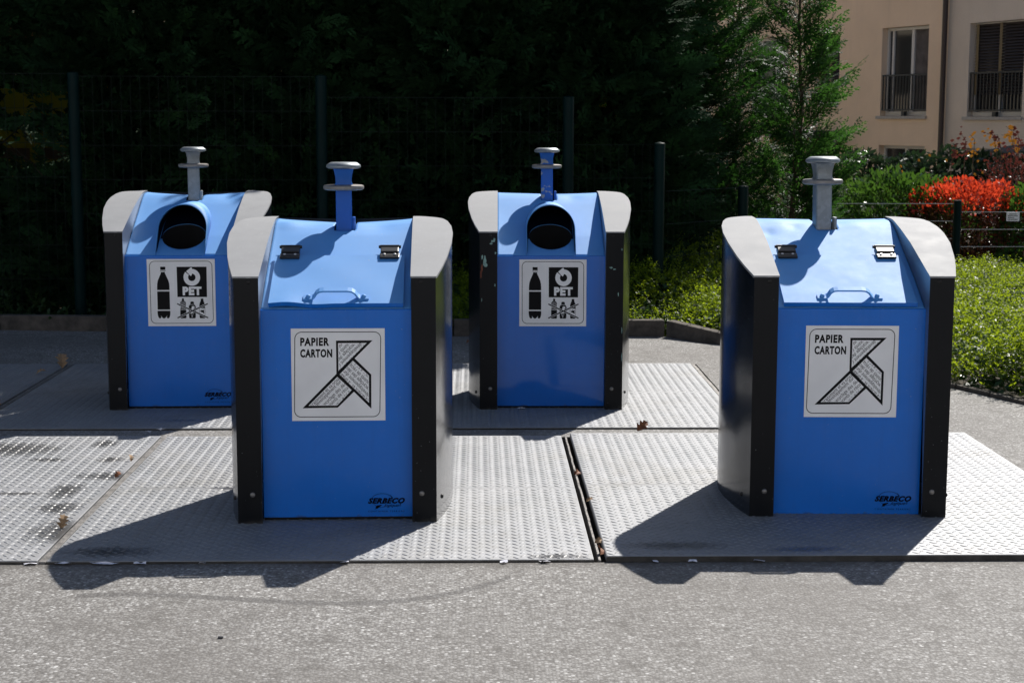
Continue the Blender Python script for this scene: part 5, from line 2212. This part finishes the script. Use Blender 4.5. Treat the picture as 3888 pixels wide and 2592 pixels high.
# the sunlit house across the street, behind the photographer: it is mirrored in the window
# panes and throws warm light back onto everything that faces the camera
h3 = empty('terraced_house', (0, -9.5, 0))
tag(h3, 'pale rendered house across the street, mirrored in the window panes', 'house')
mb = MB()
wz = [(0.9, 2.3), (3.7, 5.1), (6.5, 7.9)]
wx = [-21 + 3.5 * k for k in range(12)]
xs = sorted([-24.0, 24.0] + wx + [x + 1.2 for x in wx])
zs = sorted([0.0, 9.4] + [a for w in wz for a in w])
for x0, x1 in zip(xs, xs[1:]):
    for z0, z1 in zip(zs, zs[1:]):
        if any(abs(x0 - x) < 1e-6 for x in wx) and any(abs(z0 - w[0]) < 1e-6 for w in wz):
            continue
        mb.add([(x0, 0, z0), (x1, 0, z0), (x1, 0, z1), (x0, 0, z1)], [(3, 2, 1, 0)])
mb.add([(-24, 0, 0), (-24, -9, 0), (-24, -9, 9.4), (-24, 0, 9.4), (24, 0, 0), (24, -9, 0), (24, -9, 9.4), (24, 0, 9.4)], [(0, 1, 2, 3), (7, 6, 5, 4), (1, 5, 6, 2)])
mb.build('wall', plaster('pale render', (0.66, 0.68, 0.72)), h3)
for x in wx:
    for z0, z1 in wz:
        mb = MB()
        mb.box(x + 0.003, x + 0.07, -0.20, -0.13, z0 + 0.003, z1 - 0.003)
        mb.box(x + 1.13, x + 1.197, -0.20, -0.13, z0 + 0.003, z1 - 0.003)
        mb.box(x + 0.071, x + 1.129, -0.20, -0.13, z0 + 0.003, z0 + 0.07)
        mb.box(x + 0.071, x + 1.129, -0.20, -0.13, z1 - 0.07, z1 - 0.003)
        w_ = mb.build('window', M['white_frame'], h3)
        mb = MB()
        mb.box(x + 0.071, x + 1.129, -0.18, -0.17, z0 + 0.071, z1 - 0.071)
        mb.build('pane', M['glass'], w_)
mb = MB()
mb.prism([(0.5, 9.42), (-9.5, 9.42), (-4.5, 12.6)], 'x', -24.4, 24.4)
mb.build('roof', M['tile'], h3)

# unseen house added to bounce warm light onto the peach one; mirrored in its panes
h4 = empty('terraced_house', (-7.0, 36, -1.5))
tag(h4, 'added cream house hidden behind the hedge to bounce warm light, mirrored in peach house panes', 'house')
mb = MB()
yw = [-11 + 3.6 * k for k in range(7)]
wz4 = [(1.0, 2.4), (3.9, 5.9), (7.0, 8.4)]
ys4 = sorted([-14.0, 14.0] + yw + [y + 1.3 for y in yw])
zs4 = sorted([0.0, 9.6] + [a for w in wz4 for a in w])
for y0, y1 in zip(ys4, ys4[1:]):
    for z0, z1 in zip(zs4, zs4[1:]):
        if any(abs(y0 - y) < 1e-6 for y in yw) and any(abs(z0 - w[0]) < 1e-6 for w in wz4):
            continue
        mb.add([(4.6, y0, z0), (4.6, y1, z0), (4.6, y1, z1), (4.6, y0, z1)], [(0, 1, 2, 3)])
mb.add([(4.6, -14, 0), (-4.6, -14, 0), (-4.6, -14, 9.6), (4.6, -14, 9.6), (4.6, 14, 0), (-4.6, 14, 0), (-4.6, 14, 9.6), (4.6, 14, 9.6)], [(3, 2, 1, 0), (4, 5, 6, 7), (1, 2, 6, 5)])
mb.build('wall', plaster('warm cream render', (0.82, 0.72, 0.56)), h4)
for y in yw:
    for z0, z1 in wz4:
        mb = MB()
        mb.box(4.36, 4.43, y + 0.003, y + 0.07, z0 + 0.003, z1 - 0.003)
        mb.box(4.36, 4.43, y + 1.23, y + 1.297, z0 + 0.003, z1 - 0.003)
        mb.box(4.36, 4.43, y + 0.071, y + 1.229, z0 + 0.003, z0 + 0.07)
        mb.box(4.36, 4.43, y + 0.071, y + 1.229, z1 - 0.07, z1 - 0.003)
        w_ = mb.build('window', M['white_frame'], h4)
        mb = MB()
        mb.box(4.38, 4.39, y + 0.071, y + 1.229, z0 + 0.071, z1 - 0.071)
        mb.build('pane', M['glass'], w_)
mb = MB()
mb.prism([(5.1, 9.62), (-5.1, 9.62), (0, 13.0)], 'y', -14.4, 14.4)
mb.build('roof', M['tile'], h4)

# garden parasol at the right edge
p = at(2345, 338, 31)
root = empty('garden_parasol', (p.x + 0.25, 31.0, -1.5))
tag(root, 'flat dark parasol at the right edge in front of the beige house', 'parasol')
mb = MB()
z = p.z + 1.5
mb.lathe([(1.0, z - 0.10), (0.99, z - 0.07), (0.5, z + 0.02), (0.02, z + 0.10)], 8)
mb.build('canopy', M['awning'], root)
mb = MB()
mb.tube([(0, 0, 0), (0, 0, z + 0.02)], 0.025, 8)
mb.build('pole', M['railing'], root)

# ------------------------------------------------------------------ small litter
def leaf_obj(x, y, z, size, mat, label, rot, tilt, seed):
    r = random.Random(seed)
    mb = MB()
    pts = [(0, 0)]
    lob = [(0.10, 0.10), (0.30, 0.34), (0.36, 0.14), (0.58, 0.42), (0.64, 0.16), (0.80, 0.28), (0.88, 0.10), (1.0, 0.0)]
    up = [(a, b * r.uniform(0.8, 1.2)) for a, b in lob]
    dn = [(a, -b * r.uniform(0.8, 1.2)) for a, b in lob[-2::-1]]
    cen = [(a, 0.0) for a, _ in lob]
    vs = []
    for a, b in [(0, 0)] + up + dn:
        vs.append((a * size, b * size, 0.22 * size * abs(b) * 2 + 0.18 * size * math.sin(a * 3)))
    n = len(vs)
    mid = [(a * size, 0, 0.18 * size * math.sin(a * 3)) for a, _ in [(0, 0)] + lob]
    mb.v = list(vs)
    # fan: midrib to each lobe
    base = len(mb.v)
    mb.v += mid
    m = len(lob)
    for i in range(m):
        mb.f.append([base + i, base + i + 1, i + 1, i] if i else [base, base + 1, 1])
        mb.mi.append(0)
        jj = n - i
        a1 = (n - i) % n
        b1 = n - i - 1
        if b1 > m:
            mb.f.append([base + i, a1, b1, base + i + 1] if i else [base, b1, base + 1])
            mb.mi.append(0)
    o = mb.build('dry_leaf', mat)
    o.location = (x, y, z)
    o.rotation_euler = (tilt[0], tilt[1], rot)
    o.scale = (0.75, 0.75, 0.75)
    tag(o, label, 'leaf', 'dry leaves blown onto the plates')
    return o


leaf_obj(0.835, 8.268, 0.005, 0.105, M['dry_leaf'], 'curled brown oak leaf standing on the concrete strip between the plate rows', 0.3, (0.9, -0.6), 1)
leaf_obj(-1.655, 6.30, -0.002, 0.085, M['pale_leaf'], 'pale dry leaf stuck in the seam of the stained platform, nearest the camera', 1.3, (0.5, -1.0), 2)
leaf_obj(-1.645, 7.22, 0.0, 0.055, M['dry_leaf'], 'small rust brown leaf in the seam of the stained platform, middle one', 1.0, (0.6, -0.5), 3)
leaf_obj(-1.645, 7.56, 0.0, 0.06, M['pale_leaf'], 'small pale leaf in the seam of the stained platform, farthest one', 2.0, (0.5, -0.7), 4)
leaf_obj(-2.70, 10.45, 0.0, 0.15, M['pale_leaf'], 'upright brown leaf at the back corner of the left rear platforms', 1.9, (0.2, -1.0), 5)
leaf_obj(-2.80, 10.2, 0.003, 0.09, M['pale_leaf'], 'flat leaf near the back corner of the left rear platforms', 0.4, (0.2, -0.2), 6)
leaf_obj(-2.69, 8.80, 0.0, 0.10, M['dry_leaf'], 'brown leaf in the left rear gap at the picture edge', 0.9, (0.6, -0.8), 7)
leaf_obj(-2.695, 9.0, 0.0, 0.10, M['pale_leaf'], 'pale crumpled leaf in the left rear gap at the picture edge', 2.4, (0.4, -0.7), 8)
leaf_obj(0.462, 5.88, 0.0, 0.075, M['dry_leaf'], 'orange brown leaf in the dark gap between front platforms, nearest the camera', 1.7, (0.9, -0.3), 9)
leaf_obj(0.452, 6.05, 0.0, 0.05, M['pale_leaf'], 'little pale leaf in the dark gap between front platforms, second from the camera', 0.5, (0.9, -0.3), 10)
leaf_obj(0.465, 6.72, 0.0, 0.05, M['pale_leaf'], 'tiny pale tuft leaf halfway along the dark gap between front platforms', 0.2, (0.3, -0.3), 11)
leaf_obj(0.445, 7.25, 0.0, 0.06, M['dry_leaf'], 'narrow brown leaf in the far half of the dark gap between front platforms', 1.0, (0.8, -0.2), 12)
leaf_obj(-0.08, 11.6, 0.0, 0.10, M['dry_leaf'], 'brown leaf lying on the shaded asphalt near the kerb', 0.2, (0.2, -0.2), 13)

r = random.Random(4)
spots = [(-1.52, 0.05, 'by the corner shadow'), (-1.37, 0.06, 'in the bin shadow'), (-1.64, 0.04, 'left of the shadow'), (-1.24, 0.035, 'in shadow, third from left'), (-1.01, 0.02, 'under the front left bin'),
         (-0.49, 0.03, 'by the front left bin'), (0.10, 0.02, 'near the middle of the front seam'), (0.25, 0.025, 'left of the gap'), (0.66, 0.02, 'below the raised platform, left'), (0.80, 0.025, 'below the raised platform in shadow'), (1.05, 0.03, 'below the raised platform, under the right bin')]
for i, (x, w, d) in enumerate(spots):
    mb = MB()
    pts = [(x + w * math.cos(a) * r.uniform(0.5, 1.0), 5.806 + 0.010 * math.sin(a) * r.uniform(0.6, 1.2), ZA + 0.004 + r.uniform(0, 0.008)) for a in [k * math.pi / 4 for k in range(8)]]
    mb.add(pts, [tuple(range(8))])
    tag(mb.build('paper_scrap', M['paper']), 'white paper scrap at the front plate edge, ' + d, 'litter', 'torn paper scraps on the ground')
for i, (u, v, w, d) in enumerate([(370, 987, 0.03, 'on the strip between rows behind the left front platform'), (340, 993, 0.02, 'smaller one on the strip between rows'), (1198, 938, 0.03, 'at the foot of the back centre bin'), (270, 715, 0.06, 'crumpled on the kerb at left')]):
    R = ray(u * S, v * S)
    zz = 0.115 if v < 800 else 0.003
    P = Vector((0, 0, CAM_H)) + R * ((zz - CAM_H) / R.z)
    mb = MB()
    pts = [(P.x + w * math.cos(a) * r.uniform(0.5, 1.0), P.y + 0.4 * w * math.sin(a) * r.uniform(0.6, 1.2), P.z + r.uniform(0, 0.012)) for a in [k * math.pi / 4 for k in range(8)]]
    mb.add(pts, [tuple(range(8))])
    tag(mb.build('paper_scrap', M['paper']), 'white paper scrap ' + d, 'litter', 'torn paper scraps on the ground')
mb = MB()
mb.box(-0.009, 0.009, -0.006, 0.006, 0, 0.007)
o = mb.build('pebble', M['stone'], bevel=0.004)
o.location = (-0.811, 4.95, ZA)
tag(o, 'small dark pebble alone on the sunlit asphalt', 'stone')
